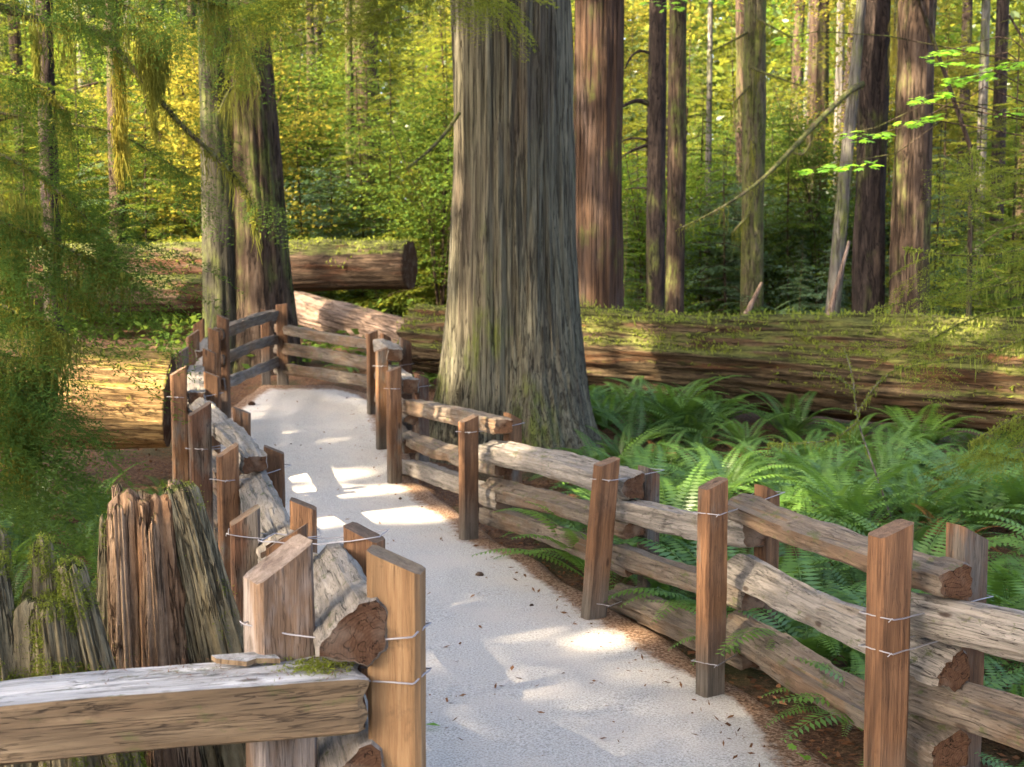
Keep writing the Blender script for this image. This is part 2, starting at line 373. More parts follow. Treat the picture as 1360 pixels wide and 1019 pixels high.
def rail(parent, p0, p1, w_=.13, h_=.12, kind='flat', m='rail', wob=.014, seed=0, label=None, n=84):
    rnd = random.Random(seed * 7 + 3); L = (p1 - p0).length
    sec = superpoly(kind, w_, h_, 30, rnd); o = rnd.uniform(0, 90); rings = []
    bow = rnd.uniform(-.012, .012) * L; tw = rnd.uniform(-.15, .15)
    for a in range(n):
        t = a / (n - 1); z = t * L; ring = []
        sc = 1 + .10 * mn.noise(Vector((o, z * 1.3, 0))) - (.10 if t < .004 or t > .996 else 0)
        ca, sa = math.cos(tw * t), math.sin(tw * t)
        for (x, y) in sec:
            nn = mn.noise(Vector((x * 9 + o, y * 9, z * 2.2))) * wob + mn.noise(Vector((x * 30 + o, y * 30, z * 6))) * wob * .45
            gv = mn.noise(Vector((x * 55 + o, y * 55, z * 1.1))); nn -= max(0, .16 - abs(gv)) * 6 * wob * (.6 if mn.noise(Vector((x * 12, y * 12 + o, z * 1.7))) > -.1 else .1)
            gw = mn.noise(Vector((x * 16 + o, y * 16, z * .8 + 4))); nn += (wob * .55 if gw > .12 else 0)
            rr = math.hypot(x, y) + 1e-6
            # scalloped upper edge
            sc2 = wob * 1.1 * mn.noise(Vector((z * 7, o, 1))) if (y > .3 * h_ and abs(x) > .36 * w_) else 0
            q = (sc * rr + nn + sc2 * .5) / rr
            X, Y = x * q, y * q
            ring.append((X * ca - Y * sa, X * sa + Y * ca + bow * math.sin(math.pi * t), z + .02 * mn.noise(Vector((x * 20 + o, y * 20, 5))) * (1 if a in (0, n - 1) else 0)))
        rings.append(ring)
    me = loft('rail', rings, [M[m], M['end']], True); me.set_sharp_from_angle(angle=R(28))
    r = obj('rail', me, parent, world=frame(p0, p1))
    if label: r['label'] = label
    return r
def post(parent, base, top, w_, d_, rot, slope, m='post', seed=0, label=None):
    """base/top: centre points; slope>0 : higher towards local +x"""
    rnd = random.Random(seed); ax = top - base; H = ax.length + .0
    hw, hd = w_ / 2, d_ / 2; c = .012
    sec = []
    cor = [(hw, -hd), (hw, hd), (-hw, hd), (-hw, -hd)]
    for i, (x, y) in enumerate(cor):
        px_, py_ = cor[i - 1]; nx_, ny_ = cor[(i + 1) % 4]
        for (qx, qy), s in (((px_, py_), c), ((nx_, ny_), c)):
            dx, dy = qx - x, qy - y; l = math.hypot(dx, dy); sec.append((x + dx / l * s, y + dy / l * s))
        for f in (.25, .5, .75): sec.append((x + (nx_ - x) * f, y + (ny_ - y) * f))
    n = 30; o = rnd.uniform(0, 90); rings = []
    for a in range(n):
        t = a / (n - 1); ring = []
        for (x, y) in sec:
            top_z = H + slope * x * 1.0; z = -.12 + (top_z + .12) * t
            q = 1 + .05 * mn.noise(Vector((o, t * 2.3, 0)))
            e = .0028 * mn.noise(Vector((x * 60 + o, y * 60, z * 3))) + .002 * mn.noise(Vector((x * 150, y * 150 + o, z * 8)))
            r_ = math.hypot(x, y); ring.append((x * q + x / r_ * e, y * q + y / r_ * e, z))
        rings.append(ring)
    me = loft('post', rings, [M[m], M[m]], False)
    z = ax.normalized(); x = Vector((math.cos(rot), math.sin(rot), 0)); x = (x - x.dot(z) * z).normalized(); y = z.cross(x)
    mm = Matrix((x, y, z)).transposed().to_4x4(); mm.translation = base
    p = obj('post', me, parent, world=mm)
    if label: p['label'] = label
    return p
def tube(pts, r, k=6, taper=None):
    V = []; Fq = []; P = [Vector(p) for p in pts]; n = len(P)
    up = Vector((.13, .21, .97))
    for i, p in enumerate(P):
        d = (P[min(i + 1, n - 1)] - P[max(i - 1, 0)]).normalized()
        x = d.cross(up)
        if x.length < 1e-3: x = d.cross(Vector((1, 0, 0)))
        x.normalize(); y = d.cross(x)
        rr = r if taper is None else r + (taper - r) * i / (n - 1)
        for q in range(k):
            a = 2 * math.pi * q / k; V.append(tuple(p + x * (rr * math.cos(a)) + y * (rr * math.sin(a))))
    for i in range(n - 1):
        for q in range(k):
            Fq.append((i * k + q, i * k + (q + 1) % k, (i + 1) * k + (q + 1) % k, (i + 1) * k + q))
    return V, Fq
class MB:
    def __init__(s): s.V = []; s.F = []; s.parts = []
    def add(s, VF):
        s.parts.append(VF)
        o = len(s.V); s.V += list(VF[0]); s.F += [tuple(i + o for i in f) for f in VF[1]]
    def mesh(s, name, m, smooth=True):
        me = bpy.data.meshes.new(name); me.from_pydata([tuple(v) for v in s.V], [], s.F); me.materials.append(m)
        me.polygons.foreach_set('use_smooth', [smooth] * len(me.polygons)); me.update(); return me
def put(name, mb, m, parent, smooth=True):
    """world-space mesh under a parent; limbs become one object per limb"""
    if name in ('limbs', 'limb') and len(getattr(mb, 'parts', [])) > 1:
        ps = mb.parts
        for q in ps:
            b_ = MB(); b_.add(q); put('limb', b_, m, parent, smooth)
        return
    if name == 'limbs': name = 'limb'
    o = parent.location
    mb.V = [(v[0] - o.x, v[1] - o.y, v[2] - o.z) for v in mb.V]
    ob = bpy.data.objects.new(name, mb.mesh(name, m, smooth)); COL.objects.link(ob); ob.parent = parent; return ob
def wire_loop(parent, a, b, z, ra=.085, sag=.015, seed=0):
    ra = min(ra, .066)
    """a wire round two posts a, b (xy centres) at height z"""
    rnd = random.Random(seed); u = Vector((b.x - a.x, b.y - a.y, 0)); d = u.length; u.normalize(); v = Vector((-u.y, u.x, 0))
    pts = []; cs = [(-ra, -ra), (d + ra, -ra), (d + ra, ra), (-ra, ra), (-ra, -ra)]
    tz = rnd.uniform(-.02, .02)
    for i in range(4):
        for t in np.linspace(0, 1, 9)[:-1]:
            q = cs[i][0] + (cs[i + 1][0] - cs[i][0]) * t; s = cs[i][1] + (cs[i + 1][1] - cs[i][1]) * t
            long_ = i in (0, 2)
            pts.append(a + u * q + v * (s * (1 - (.35 * math.sin(math.pi * t) if long_ else 0))) + Vector((0, 0, z - a.z + tz * q / d - (sag * math.sin(math.pi * t) if long_ else 0) + rnd.uniform(-.002, .002))))
    pts.append(pts[0])
    mb = MB(); mb.add(tube(pts, .0023, 6))
    e = pts[0]; mb.add(tube([e, e - u * .008 + Vector((0, 0, .006)), e - u * .01 + v * .012 + Vector((0, 0, -.008))], .002, 5))
    return put('wire', mb, M['wire'], parent)

# ---- leaf clouds (numpy)
def diamonds(Cn, U, Vv, L, W):
    """(n,3) centres, unit axes, lengths, widths -> verts, quads"""
    L = np.broadcast_to(L, (len(Cn),))[:, None]; W = np.broadcast_to(W, (len(Cn),))[:, None]
    V = np.stack([Cn - U * L / 2, Cn + Vv * W / 2 - U * L * .05, Cn + U * L / 2, Cn - Vv * W / 2 - U * L * .05], 1).reshape(-1, 3)
    return V, np.arange(len(V)).reshape(-1, 4)
def nrm(a): return a / (np.linalg.norm(a, axis=1, keepdims=True) + 1e-9)
def rand_axes(n, flat=.5, r=rng):
    U = r.normal(size=(n, 3)); U[:, 2] *= flat; U = nrm(U); W = nrm(np.cross(U, r.normal(size=(n, 3)) * [flat, flat, 1])); return U, W
def bough(L=1.6, leaf=.055, seed=0, droop=.25, wid=.42, dens=1.0, jit=.25):
    """flat drooping conifer spray along +x, returns leaflets C,U,V,len"""
    r = np.random.default_rng(seed); C = []; U = []; Vv = []; Ls = []
    nt_ = max(6, int(L / (leaf * 1.5)))
    for i in range(nt_):
        t = (i + .5) / nt_; x = L * t
        for s in (-1, 1):
            l = L * wid * (1 - t) ** .8 * min(1, .35 + t * 3) * r.uniform(.6, 1.1) + leaf
            a = R(r.uniform(42, 64)) * s; dx, dy = math.cos(a), math.sin(a); dd = droop * r.uniform(.5, 1.6)
            n = max(2, int(l / leaf * 1.5 * dens))
            tt = (np.arange(n) + r.uniform(0, 1, n) * .5) / n * l
            for s2 in (-1, 1):
                k = r.random(n) < .88
                q = tt[k]; a2 = a + s2 * R(38) + r.normal(0, .22, len(q)); m = len(q)
                u = np.stack([np.cos(a2), np.sin(a2), r.normal(-.12, jit, m)], 1); u = nrm(u)
                c_ = np.stack([x + dx * q, dy * q, -droop * x * x / L - dd * q * q / (l + .01) * .6 - r.random(m) * .01], 1) + u * leaf * .45
                n_ = np.stack([r.normal(0, .3, m), r.normal(0, .3, m), np.ones(m)], 1); v = nrm(np.cross(n_, u))
                C.append(c_); U.append(u); Vv.append(v); Ls.append(np.full(m, leaf) * r.uniform(.7, 1.25, m))
    return np.concatenate(C), np.concatenate(U), np.concatenate(Vv), np.concatenate(Ls)
def xf(B, p, yaw, pitch=0, scale=1, roll=0):
    m = np.array(Matrix.Rotation(yaw, 3, 'Z') @ Matrix.Rotation(-pitch, 3, 'Y') @ Matrix.Rotation(roll, 3, 'X'))
    C, U, V, L = B; return (C @ m.T) * scale + np.array(p), U @ m.T, V @ m.T, L * scale
def cat(Bs): return tuple(np.concatenate([b[i] for b in Bs]) for i in range(4))
def leaf_mesh(name, B, m, ratio=.42):
    V, Fq = diamonds(B[0], B[1], B[2], B[3], B[3] * ratio); return mesh_np(name, V, Fq, [m])
def strands(P, lens, wd, r=rng, seg=4, sway=.12):
    """hanging strips from points P"""
    n = len(P); a = r.uniform(0, math.pi, n); side = np.stack([np.cos(a), np.sin(a), np.zeros(n)], 1)
    V = np.zeros((n, (seg + 1) * 2, 3)); off = np.zeros((n, 3)); lens = np.broadcast_to(lens, (n,)); wd = np.broadcast_to(wd, (n,))
    for i in range(seg + 1):
        t = i / seg; wv = wd * (1 - t) ** .7 * (1 + .35 * r.normal(size=n)) * .5 + .0008
        c_ = P + off; c_[:, 2] = P[:, 2] - lens * t
        V[:, 2 * i] = c_ - side * wv[:, None]; V[:, 2 * i + 1] = c_ + side * wv[:, None]
        off = off + r.normal(0, 1, (n, 3)) * (lens * sway / seg)[:, None] * [1, 1, 0]
    b = (np.arange(n) * (seg + 1) * 2)[:, None, None]; q = np.array([[2 * i, 2 * i + 1, 2 * i + 3, 2 * i + 2] for i in range(seg)])[None]
    return V.reshape(-1, 3), (b + q).reshape(-1, 4)
def joinVF(L):
    V = []; Fq = []; o = 0
    for v, f in L: V.append(v); Fq.append(f + o); o += len(v)
    return np.concatenate(V), np.concatenate(Fq)
def leafobj(name, VF, m, parent, world=True):
    V = np.array(VF[0], dtype=float)
    if world: V = V - np.array(parent.location)
    o = bpy.data.objects.new(name, mesh_np(name, V, VF[1], [m])); COL.objects.link(o); o.parent = parent; return o

# ---------------------------------------------------------------- fences
fence_r = thing('split_rail_fence', g3(0.6, 7), 'split rail cedar fence along the right edge of the gravel path with ferns behind it', 'fence', 'split rail fences along the path')
fence_l = thing('split_rail_fence', g3(-1.2, 6), 'split rail fence left of the path with the broad silver rail nearest the camera', 'fence', 'split rail fences along the path')
fence_f = thing('split_rail_fence', g3(-2.9, 16.4), 'split rail fence closing the far bend of the path before the twin trunks', 'fence', 'split rail fences along the path')
def mkpost(fence, px, ty, D, w_, d_, rot, slope, m='post', seed=0, lean=0, basepx=None):
    top = at(px, ty, D); bx = at(basepx, ty, D).x if basepx else top.x
    base = Vector((bx, D, gz0(D)))
    top = Vector((top.x, D, top.z)); return post(fence, base, top, w_, d_, rot, slope, m, seed)
# right fence: (inner px, top y, depth, width) / (outer ...)
RP = [  # inner: px, topy, D, w ; outer: px, topy, D, w
    ((1183, 702, 4.12, .128), (1285, 706, 4.40, .135), None),
    ((947, 642, 5.75, .125), (1019, 650, 6.25, .115), None),
    ((806, 613, 7.05, .135), (862, 624, 7.45, .115), 789),
    ((622, 556, 9.16, .135), (681, 553, 9.65, .125), None),
    ((523, 490, 11.45, .125), (560, 500, 11.9, .12), None),
    ((507, 464, 12.86, .12), (538, 452, 13.2, .12), None),
    ((494, 441, 15.05, .12), (512, 446, 15.5, .12), None)]
pairsR = []
for i, (a, b, bp) in enumerate(RP):
    A = at(a[0], a[1], a[2]); B = at(b[0], b[1], b[2]); rot = math.atan2(B.y - A.y, B.x - A.x)
    rot_a = rot * .55 if i < 4 else rot * .4
    mkpost(fence_r, *a, .085, rot_a, .34, 'post', 11 + i, basepx=bp)
    mkpost(fence_r, *b, .085, rot_a + .1, -.5, 'post_dark' if i in (2, 4, 5) else 'post', 31 + i)
    A.z = B.z = gz0(a[2]); ca = at(bp if bp else a[0], a[1], a[2]); ca.z = A.z
    pairsR.append((((ca if bp else A) * .3 + A * .2 + B * .5), A, B))
P7 = Vector((2.05, 2.55, 0))
def zt(py, D): return at(680, py, D).z
# panels: (pair near, pair far, z tops at near, z tops at far, [w,h,kind,mat])
def panel(fence, n, f, zn, zf, specs, seed, ext=(.13, .13), wb=.014):
    d = (f - n).normalized()
    for i, (a, b) in enumerate(zip(zn, zf)):
        w_, h_, kd, m = specs[i % len(specs)]
        p0 = Vector((n.x, n.y, a - h_ / 2)) - d * ext[0]; p1 = Vector((f.x, f.y, b - h_ / 2)) + d * ext[1]
        rail(fence, p0, p1, w_, h_, kd, m, wb, seed + i)
c = [p[0] for p in pairsR]
panel(fence_r, P7, c[0], (1.02, .74, .44), (.84, .56, .27), [(.15, .15, 'round', 'rail_grey'), (.13, .135, 'wedge', 'rail'), (.13, .12, 'flat', 'rail')], 1)
panel(fence_r, c[0], c[1], (1.0, .72, .45), (.885, .585, .31), [(.13, .11, 'wedge', 'rail'), (.12, .145, 'tri', 'rail_grey'), (.13, .14, 'wedge', 'rail')], 5, (.17, .1))
panel(fence_r, c[1], c[2], (.79, .48, .215), (.64, .36, .12), [(.12, .12, 'flat', 'rail_grey'), (.11, .10, 'flat', 'rail'), (.14, .13, 'wedge', 'rail')], 9)
panel(fence_r, c[2], c[3], (.83, .575, .345), (.70, .39, .19), [(.14, .17, 'wedge', 'rail_grey'), (.13, .13, 'wedge', 'rail'), (.12, .12, 'flat', 'rail')], 13)
panel(fence_r, c[3], c[4], (.90, .61, .36), (.77, .48, .21), [(.15, .12, 'flat', 'rail'), (.14, .13, 'wedge', 'rail'), (.14, .13, 'flat', 'rail_grey')], 17, (.28, .12))
panel(fence_r, c[4], c[5], (1.0, .72, .46), (.98, .66, .4), [(.16, .13, 'flat', 'rail_grey'), (.14, .13, 'tri', 'rail'), (.14, .13, 'flat', 'rail')], 21, (.2, .12))
panel(fence_r, c[5], c[6], (1.18, .88, .6), (1.12, .82, .52), [(.16, .13, 'flat', 'rail_grey'), (.13, .13, 'flat', 'rail'), (.13, .13, 'flat', 'rail')], 25, (.2, .12))
for i, z in ((0, .83), (0, .72), (1, .86), (2, .80), (3, .80), (1, .17), (2, .10), (4, .9), (5, 1.0)):
    (_, A, B) = pairsR[i]; a = A.copy(); b = B.copy(); wire_loop(fence_r, a, b, z, .075, .01, i * 3 + int(z * 10))
# left fence
LP = [  # inner, outer
    ((526, 743, 3.06, .132), (370, 742, 3.15, .15)),
    ((484, 707, 4.15, .12), (381, 712, 4.2, .12)),
    ((403, 669, 5.25, .105), (325, 684, 5.2, .115)),
    ((364, 597, 7.0, .11), (302, 598, 6.7, .105)),
    ((321, 545, 8.5, .115), (265, 543, 8.0, .13)),
    ((281, 497, 10.5, .12), (237, 492, 10.2, .12)),
    ((278, 466, 12.0, .12), (241, 466, 11.9, .12)),
    ((284, 438, 13.2, .12), (256, 443, 13.1, .12)),
    ((296, 421, 14.3, .12), (264, 427, 14.3, .12))]
pairsL = []
for i, (a, b) in enumerate(LP):
    A = at(a[0], a[1], a[2]); B = at(b[0], b[1], b[2])
    ra = math.atan2(A.y - B.y, A.x - B.x)
    ra = -.12 if i == 0 else max(-.3, min(.3, ra)) - .15
    mkpost(fence_l, *a, .09, ra, -.42, 'post_pale' if i == 0 else 'post', 51 + i)
    mkpost(fence_l, *b, .10 if i else .12, (.55 if i == 0 else ra + .25), .62, 'post_silver' if i == 0 else ('post_dark' if i in (2, 4, 6) else 'post'), 71 + i)
    A.z = B.z = gz0(a[2]); pairsL.append(((A + B) * .5, A, B))
c = [p[0] for p in pairsL]
g = [gz0(q.y) for q in c]
W3 = [(.13, .12, 'tri', 'rail_grey'), (.12, .11, 'tri', 'rail_grey'), (.12, .11, 'flat', 'rail')]
c0 = Vector((-.385, 3.02, 0))
panel(fence_l, c0, c[1], (1.165, .82, .48), (1.03, .70, .36), [(.17, .155, 'tri', 'rail_grey'), (.15, .14, 'tri', 'rail_grey'), (.13, .12, 'flat', 'rail')], 41, (.03, .12), .007)
panel(fence_l, c[1], c[2], (1.0, .69, .38), (.84, .55, .26), W3, 45)
panel(fence_l, c[2], c[3], (.90, .60, .30), (.88, .58, .28), [(.155, .13, 'tri', 'rail_grey')] + W3[1:], 49, (.15, .15))
for k in range(3, 8):
    a, b = c[k], c[k + 1]
    dz = .06 if k % 2 else .0
    panel(fence_l, a, b, (g[k] + .98, g[k] + .66, g[k] + .35), (g[k + 1] + .92 + dz, g[k + 1] + .60, g[k + 1] + .30), [(.14, .10, 'flat' if k % 2 else 'tri', 'rail_grey'), (.12, .11, 'flat', 'rail'), (.13, .12, 'flat', 'rail')], 53 + 4 * k)
# the big near rail to the left, and the two below it
nr0 = at(478, 905, 3.0); nl = Vector((-1.9, 2.55, 0))
def nearrail():
    p0 = Vector((-.372, 3.06, .985 - .074)); p1 = Vector((-1.75, 2.75, .955 - .08))
    rail(fence_l, p0, p1, .215, .152, 'near', 'rail_near', .006, 97, 'broad rail with silver grey top and tan face, nearest the camera', 90)
nearrail()
rail(fence_l, Vector((-.33, 3.06, .60)), Vector((-1.75, 2.77, .58)), .14, .12, 'tri', 'rail', .012, 98)
rail(fence_l, Vector((-.33, 3.06, .27)), Vector((-1.75, 2.77, .26)), .14, .12, 'flat', 'rail', .012, 99)
post(fence_l, Vector((-1.72, 2.9, 0)), Vector((-1.72, 2.9, 1.2)), .13, .1, .2, .3, 'post', 95)
post(fence_l, Vector((-1.68, 2.58, 0)), Vector((-1.68, 2.58, .93)), .13, .1, .2, .3, 'post', 96)
# loosened splinter lying on the broad rail
mb = MB(); sp = [(-.735, 3.01), (-.60, 3.055), (-.565, 3.0), (-.62, 2.985), (-.64, 2.965), (-.715, 2.975)]
n = len(sp); zs = [1.006, 1.004, 1.001, 1.006, 1.004, 1.008]
mb.V = [(x, y + .05, z + .008) for (x, y), z in zip(sp, zs)] + [(x, y + .05, z - .004) for (x, y), z in zip(sp, zs)]
mb.F = [tuple(range(n)), tuple(range(2 * n - 1, n - 1, -1))] + [(i, (i + 1) % n, n + (i + 1) % n, n + i) for i in range(n)]
put('splinter', mb, M['rail_near'], fence_l, False)
for i, z, sg in ((0, 1.08, .03), (0, .97, .01), (1, 1.07, .02), (2, .88, .02), (3, .86, .02), (4, .84, .02), (5, .95, .02)):
    (_, A, B) = pairsL[i]; wire_loop(fence_l, B.copy(), A.copy(), z, .07, sg, i * 5 + int(z * 10))
# moss and needles caught on the near rail end
r_ = np.random.default_rng(9); n = 900; C = np.stack([r_.normal(-.475, .045, n), r_.normal(3.04, .035, n), .99 + r_.random(n) * .012], 1); C[:, 0] = C[:, 0].clip(-.6, -.39)
U, Vv = rand_axes(n, .6, r_); L = r_.uniform(.006, .016, n); leafobj('moss', diamonds(C, U, Vv, L, L * .25), M['moss'], fence_l)
n = 260; C = np.stack([r_.uniform(-1.25, -.4, n), 3.02 + r_.normal(0, .05, n), np.full(n, .991)], 1); C[:, 0] = -.4 - (C[:, 0] * -1 - .4) ** 1.6; U, Vv = rand_axes(n, .05, r_); L = r_.uniform(.008, .03, n)
leafobj('needles', diamonds(C, U, Vv, L, L * .09), M['litter'], fence_l)
# far fence
Cp = ((374, 404, 17.2, .15), (352, 412, 17.9, .12))
for j, a in enumerate(Cp): mkpost(fence_f, *a, .12, .2, (.1, -.3)[j], 'post', 111 + j)
Cc = at(368, 404, 17.4)
H = pairsL[8][0]; E = pairsR[6][0]
panel(fence_f, Vector((H.x + .1, H.y, 0)), Cc, (1.36, 1.06, .8), (1.43, 1.10, .80), [(.12, .13, 'flat', 'rail'), (.13, .12, 'wedge', 'rail'), (.13, .13, 'wedge', 'rail_grey')], 121, (.1, 0))
panel(fence_f, Vector((E.x, E.y, 0)), Cc, (1.17, .93, .72), (1.24, .98, .70), [(.12, .12, 'flat', 'rail'), (.12, .14, 'flat', 'rail'), (.13, .14, 'flat', 'rail')], 131, (.1, 0))

# ---------------------------------------------------------------- trunks and logs
def trunk_mesh(name, pts, radii, m, nseg, k, ridge=.03, rf=5, flare=0, fl_h=.5, butt=.3, seed=0, up=2.2, end=None, knots=()):
    """pts: polyline local, radii per point; ridge depth (m), rf ridge frequency"""
    P = np.array([tuple(p) for p in pts]); d = np.r_[0, np.cumsum(np.linalg.norm(np.diff(P, axis=0), axis=1))]
    ts = np.linspace(0, 1, nseg) ** (1.5 if flare else 1) * d[-1]; rings = []
    ang = np.linspace(0, 2 * math.pi, k, endpoint=False)
    X = P[-1] - P[0]; X = Vector(X).normalized(); hz = Vector((0, 0, 1)) if abs(X.z) < .6 else Vector((0, 1, 0))
    ax = hz.cross(X).normalized(); ay = X.cross(ax)
    for s in ts:
        c_ = Vector([np.interp(s, d, P[:, q]) for q in range(3)]); r = float(np.interp(s, d, radii)); ring = []
        for a in ang:
            ca, sa = math.cos(a), math.sin(a); v = Vector((ca * rf + seed, sa * rf, s * .35))
            r1 = abs(mn.noise(v)); r2 = abs(mn.noise(Vector((ca * rf * 3.1 + seed, sa * rf * 3.1, s * .8)))); r3 = mn.noise(Vector((ca * 1.3 + seed, sa * 1.3, s * .5)))
            rr = r + ridge * (1.4 * r1 + .7 * r2 - .5) + r * .09 * r3
            if flare:
                f = math.exp(-s / fl_h); b_ = mn.noise(Vector((ca * 1.9 + seed, sa * 1.9, 4.2 + s * .1)))
                rr += flare * f * (1 + butt * 3 * b_)
            ring.append(tuple(c_ + ax * (ca * rr) + ay * (sa * rr)))
        rings.append(ring)
    return loft(name, rings, [m, end or M['end']], True)
def limb(mb, p0, p1, r0, r1, sag=0.1, n=8, wob=.04, seed=0, k=5):
    pts = []
    for i in range(n + 1):
        t = i / n; p = p0.lerp(p1, t); p.z += sag * math.sin(t * math.pi)
        p += Vector((mn.noise(Vector((seed, t * 3, 0))), mn.noise(Vector((seed, t * 3, 5))), mn.noise(Vector((seed, t * 3, 9))))) * wob * (1 if 0 < i else 0)
        pts.append(p)
    mb.add(tube(pts, r0, k, r1)); return pts

TREES = {}
def big_tree(key, px, D, wpx_top, wpx_base, label, m, flare=0, fl_h=.6, k=64, nseg=90, ridge=.03, rf=5, name='conifer', lean=0, H=24, butt=.3, seed=1, group='tree trunks standing in the forest', top_px=None, cat_='tree', crown=True):
    x = (px - 680) / F * D; r1 = wpx_top / F * D / 2; rb = wpx_base / F * D / 2
    base = g3(x, D, -.15); t = thing(name, base, label, cat_, group)
    top_z = 4.5 * D / 20 + 2
    tx = ((top_px if top_px is not None else px) - 680) / F * D - x
    slope = tx / max(zt(0, D) - base.z, 1)
    pts = [(0, 0, 0), (slope * H * .25, 0, H * .25), (slope * H, 0, H)]
    me = trunk_mesh('trunk', pts, [rb, (rb * .4 + r1 * .6) if not flare else r1 * 1.02, r1 * .45], M[m], nseg, k, ridge, rf, flare, fl_h, butt, seed)
    o = bpy.data.objects.new('trunk', me); COL.objects.link(o); o.parent = t
    TREES[key] = t; t['H_'] = H; t['sl'] = slope; del t['H_']; del t['sl']
    if crown: high_crown(t, H, slope, seed)
    return t
HB = [bough(2.6, .16, 900 + i, .22, .45, .8) for i in range(4)]
def high_crown(t, H, slope, seed):
    r = random.Random(seed); Bs = []; mb = MB()
    for i in range(42):
        z = H * (.52 + .5 * (i / 42)); L = 3.2 * (1.08 - (z / H - .5) / .6 * .85) / 2.6
        a = r.uniform(0, 6.28); p = (slope * z, 0, z); Bs.append(xf(HB[i % 4], p, a, R(r.uniform(-22, 5)), L))
    B = cat(Bs); V, Fq = diamonds(B[0], B[1], B[2], B[3], B[3] * .45)
    leafobj('crown', (V, Fq), M['hemlock_d'], t, world=False)

# the trees one can tell apart
big_tree('T1', 681, 13.0, 143, 160, 'huge grey barked cedar trunk with flared roots right behind the fence in the middle', 'bark_big', .30, .85, 260, 240, .055, 7, 'red_cedar', H=28, butt=.42, seed=3, top_px=681)
big_tree('T2', 793, 18.0, 64, 66, 'red brown cedar trunk standing close behind the right side of the huge grey trunk', 'bark_red', .0, .6, 96, 110, .035, 5, 'red_cedar', H=26, seed=8)
big_tree('T12', 352, 19.2, 62, 84, 'thick dark reddish fir trunk behind the far bend of the fence', 'bark_mid', .16, .6, 110, 130, .05, 6, 'douglas_fir', H=26, seed=12, top_px=330)
big_tree('T12b', 297, 19.0, 42, 50, 'smooth grey green trunk touching the left side of the thick dark fir', 'bark_gm', .12, .6, 64, 90, .02, 4, 'western_hemlock', H=24, seed=15, top_px=293)
big_tree('T3', 870, 22, 23, 25, 'slim nearly black trunk with short dead branch stubs right of the red brown cedar', 'bark_dark', k=32, nseg=50, ridge=.015, H=20, seed=20, name='western_hemlock')
big_tree('T4', 896, 23, 23, 25, 'slim brown trunk immediately right of the nearly black trunk', 'bark_mid', k=32, nseg=50, ridge=.015, H=20, seed=21, name='western_hemlock')
big_tree('T5', 938, 28, 8, 9, 'very thin pale grey stem against the bright foliage between the brown and the mossy trunk', 'bark_grey', k=14, nseg=30, ridge=.005, H=13, seed=22, name='alder', crown=False)
big_tree('T6', 998, 24, 30, 30, 'moss hung trunk with a sunlit right edge left of the long diagonal branch', 'bark_moss', k=32, nseg=50, ridge=.02, H=20, seed=23, name='western_hemlock', top_px=996)
big_tree('T7', 1100, 20, 17, 20, 'leaning smooth pale grey snag just left of the dark paired trunks', 'bark_snag', k=32, nseg=50, ridge=.008, H=9, seed=24, name='snag', top_px=1134, crown=False)
big_tree('T8', 1152, 20.5, 34, 40, 'dark brown trunk right beside the leaning pale grey snag', 'bark_dark', k=48, nseg=60, ridge=.03, H=22, seed=25, name='douglas_fir')
big_tree('T9', 1206, 20, 44, 50, 'broad brown trunk with moss streaks, the widest on the right side of the photo', 'bark_mid', k=64, nseg=70, ridge=.035, H=24, seed=26, name='douglas_fir')
big_tree('T10', 1296, 25, 12, 13, 'thin trunk catching yellow sunlight along its side near the right edge', 'bark_grey', k=24, nseg=40, ridge=.008, H=16, seed=27, name='alder', crown=False)
big_tree('T11', 1318, 27, 17, 18, 'dark slim trunk just right of the thin sunlit one', 'bark_dark', k=24, nseg=40, ridge=.01, H=18, seed=28, name='western_hemlock')
big_tree('T13', 1272, 30, 14, 15, 'dark slim trunk just left of the thin sunlit one', 'bark_dark', k=24, nseg=40, ridge=.01, H=18, seed=29, name='western_hemlock')
big_tree('T14', 72, 22, 22, 24, 'dark slender trunk at the upper left behind the drooping mossy boughs', 'bark_dark', k=24, nseg=40, ridge=.01, H=18, seed=30, name='western_hemlock')
big_tree('T15', 486, 38, 40, 48, 'grey brown trunk deep in the forest between the two big trunks', 'bark_mid', k=40, nseg=50, ridge=.03, H=20, seed=31, name='douglas_fir')
big_tree('T16', 1080, 30, 26, 28, 'brown trunk in dappled sun behind the leaning grey snag', 'bark_mid', k=40, nseg=50, ridge=.02, H=20, seed=32, name='red_cedar')
big_tree('T17', 160, 27, 18, 20, 'brown trunk behind the long yellow moss streamer', 'bark_mid', k=24, nseg=40, ridge=.01, H=18, seed=33, name='western_hemlock')
# anonymous far trunks
fm = [trunk_mesh('trunk', [(0, 0, 0), (0.1, 0, 8), (0, 0.1, 20)], [.17, .14, .06], M[mm], 30, 16, .012, 4, seed=40 + q) for q, mm in enumerate(('bark_mid', 'bark_dark', 'bark_grey', 'bark_mid'))]
rr = random.Random(77)
B0 = cat([xf(HB[i % 4], (0, 0, 11 + i * .4), i * 2.4, R(-12), 1.0 - i * .03) for i in range(18)])
V0, F0 = diamonds(B0[0], B0[1], B0[2], B0[3], B0[3] * .45); far_crown = mesh_np('crown', V0, F0, [M['hemlock_d']])
for i in range(34):
    D = rr.uniform(29, 58); px = rr.uniform(-80, 1440)
    if 560 < px < 830 and rr.random() < .8: continue
    x = (px - 680) / F * D; t = thing('conifer', g3(x, D, -.2), 'slim conifer trunk far back in the sunlit forest', 'tree', 'slim trunks far back in the forest')
    o = obj('trunk', fm[i % 4], t); o.rotation_euler.z = rr.uniform(0, 6); s = rr.uniform(.6, 1.5); o.scale = (s, s, 1)
    obj('crown', far_crown, t).rotation_euler.z = rr.uniform(0, 6)
    t.rotation_euler = (rr.uniform(-.03, .03), rr.uniform(-.04, .04), 0)

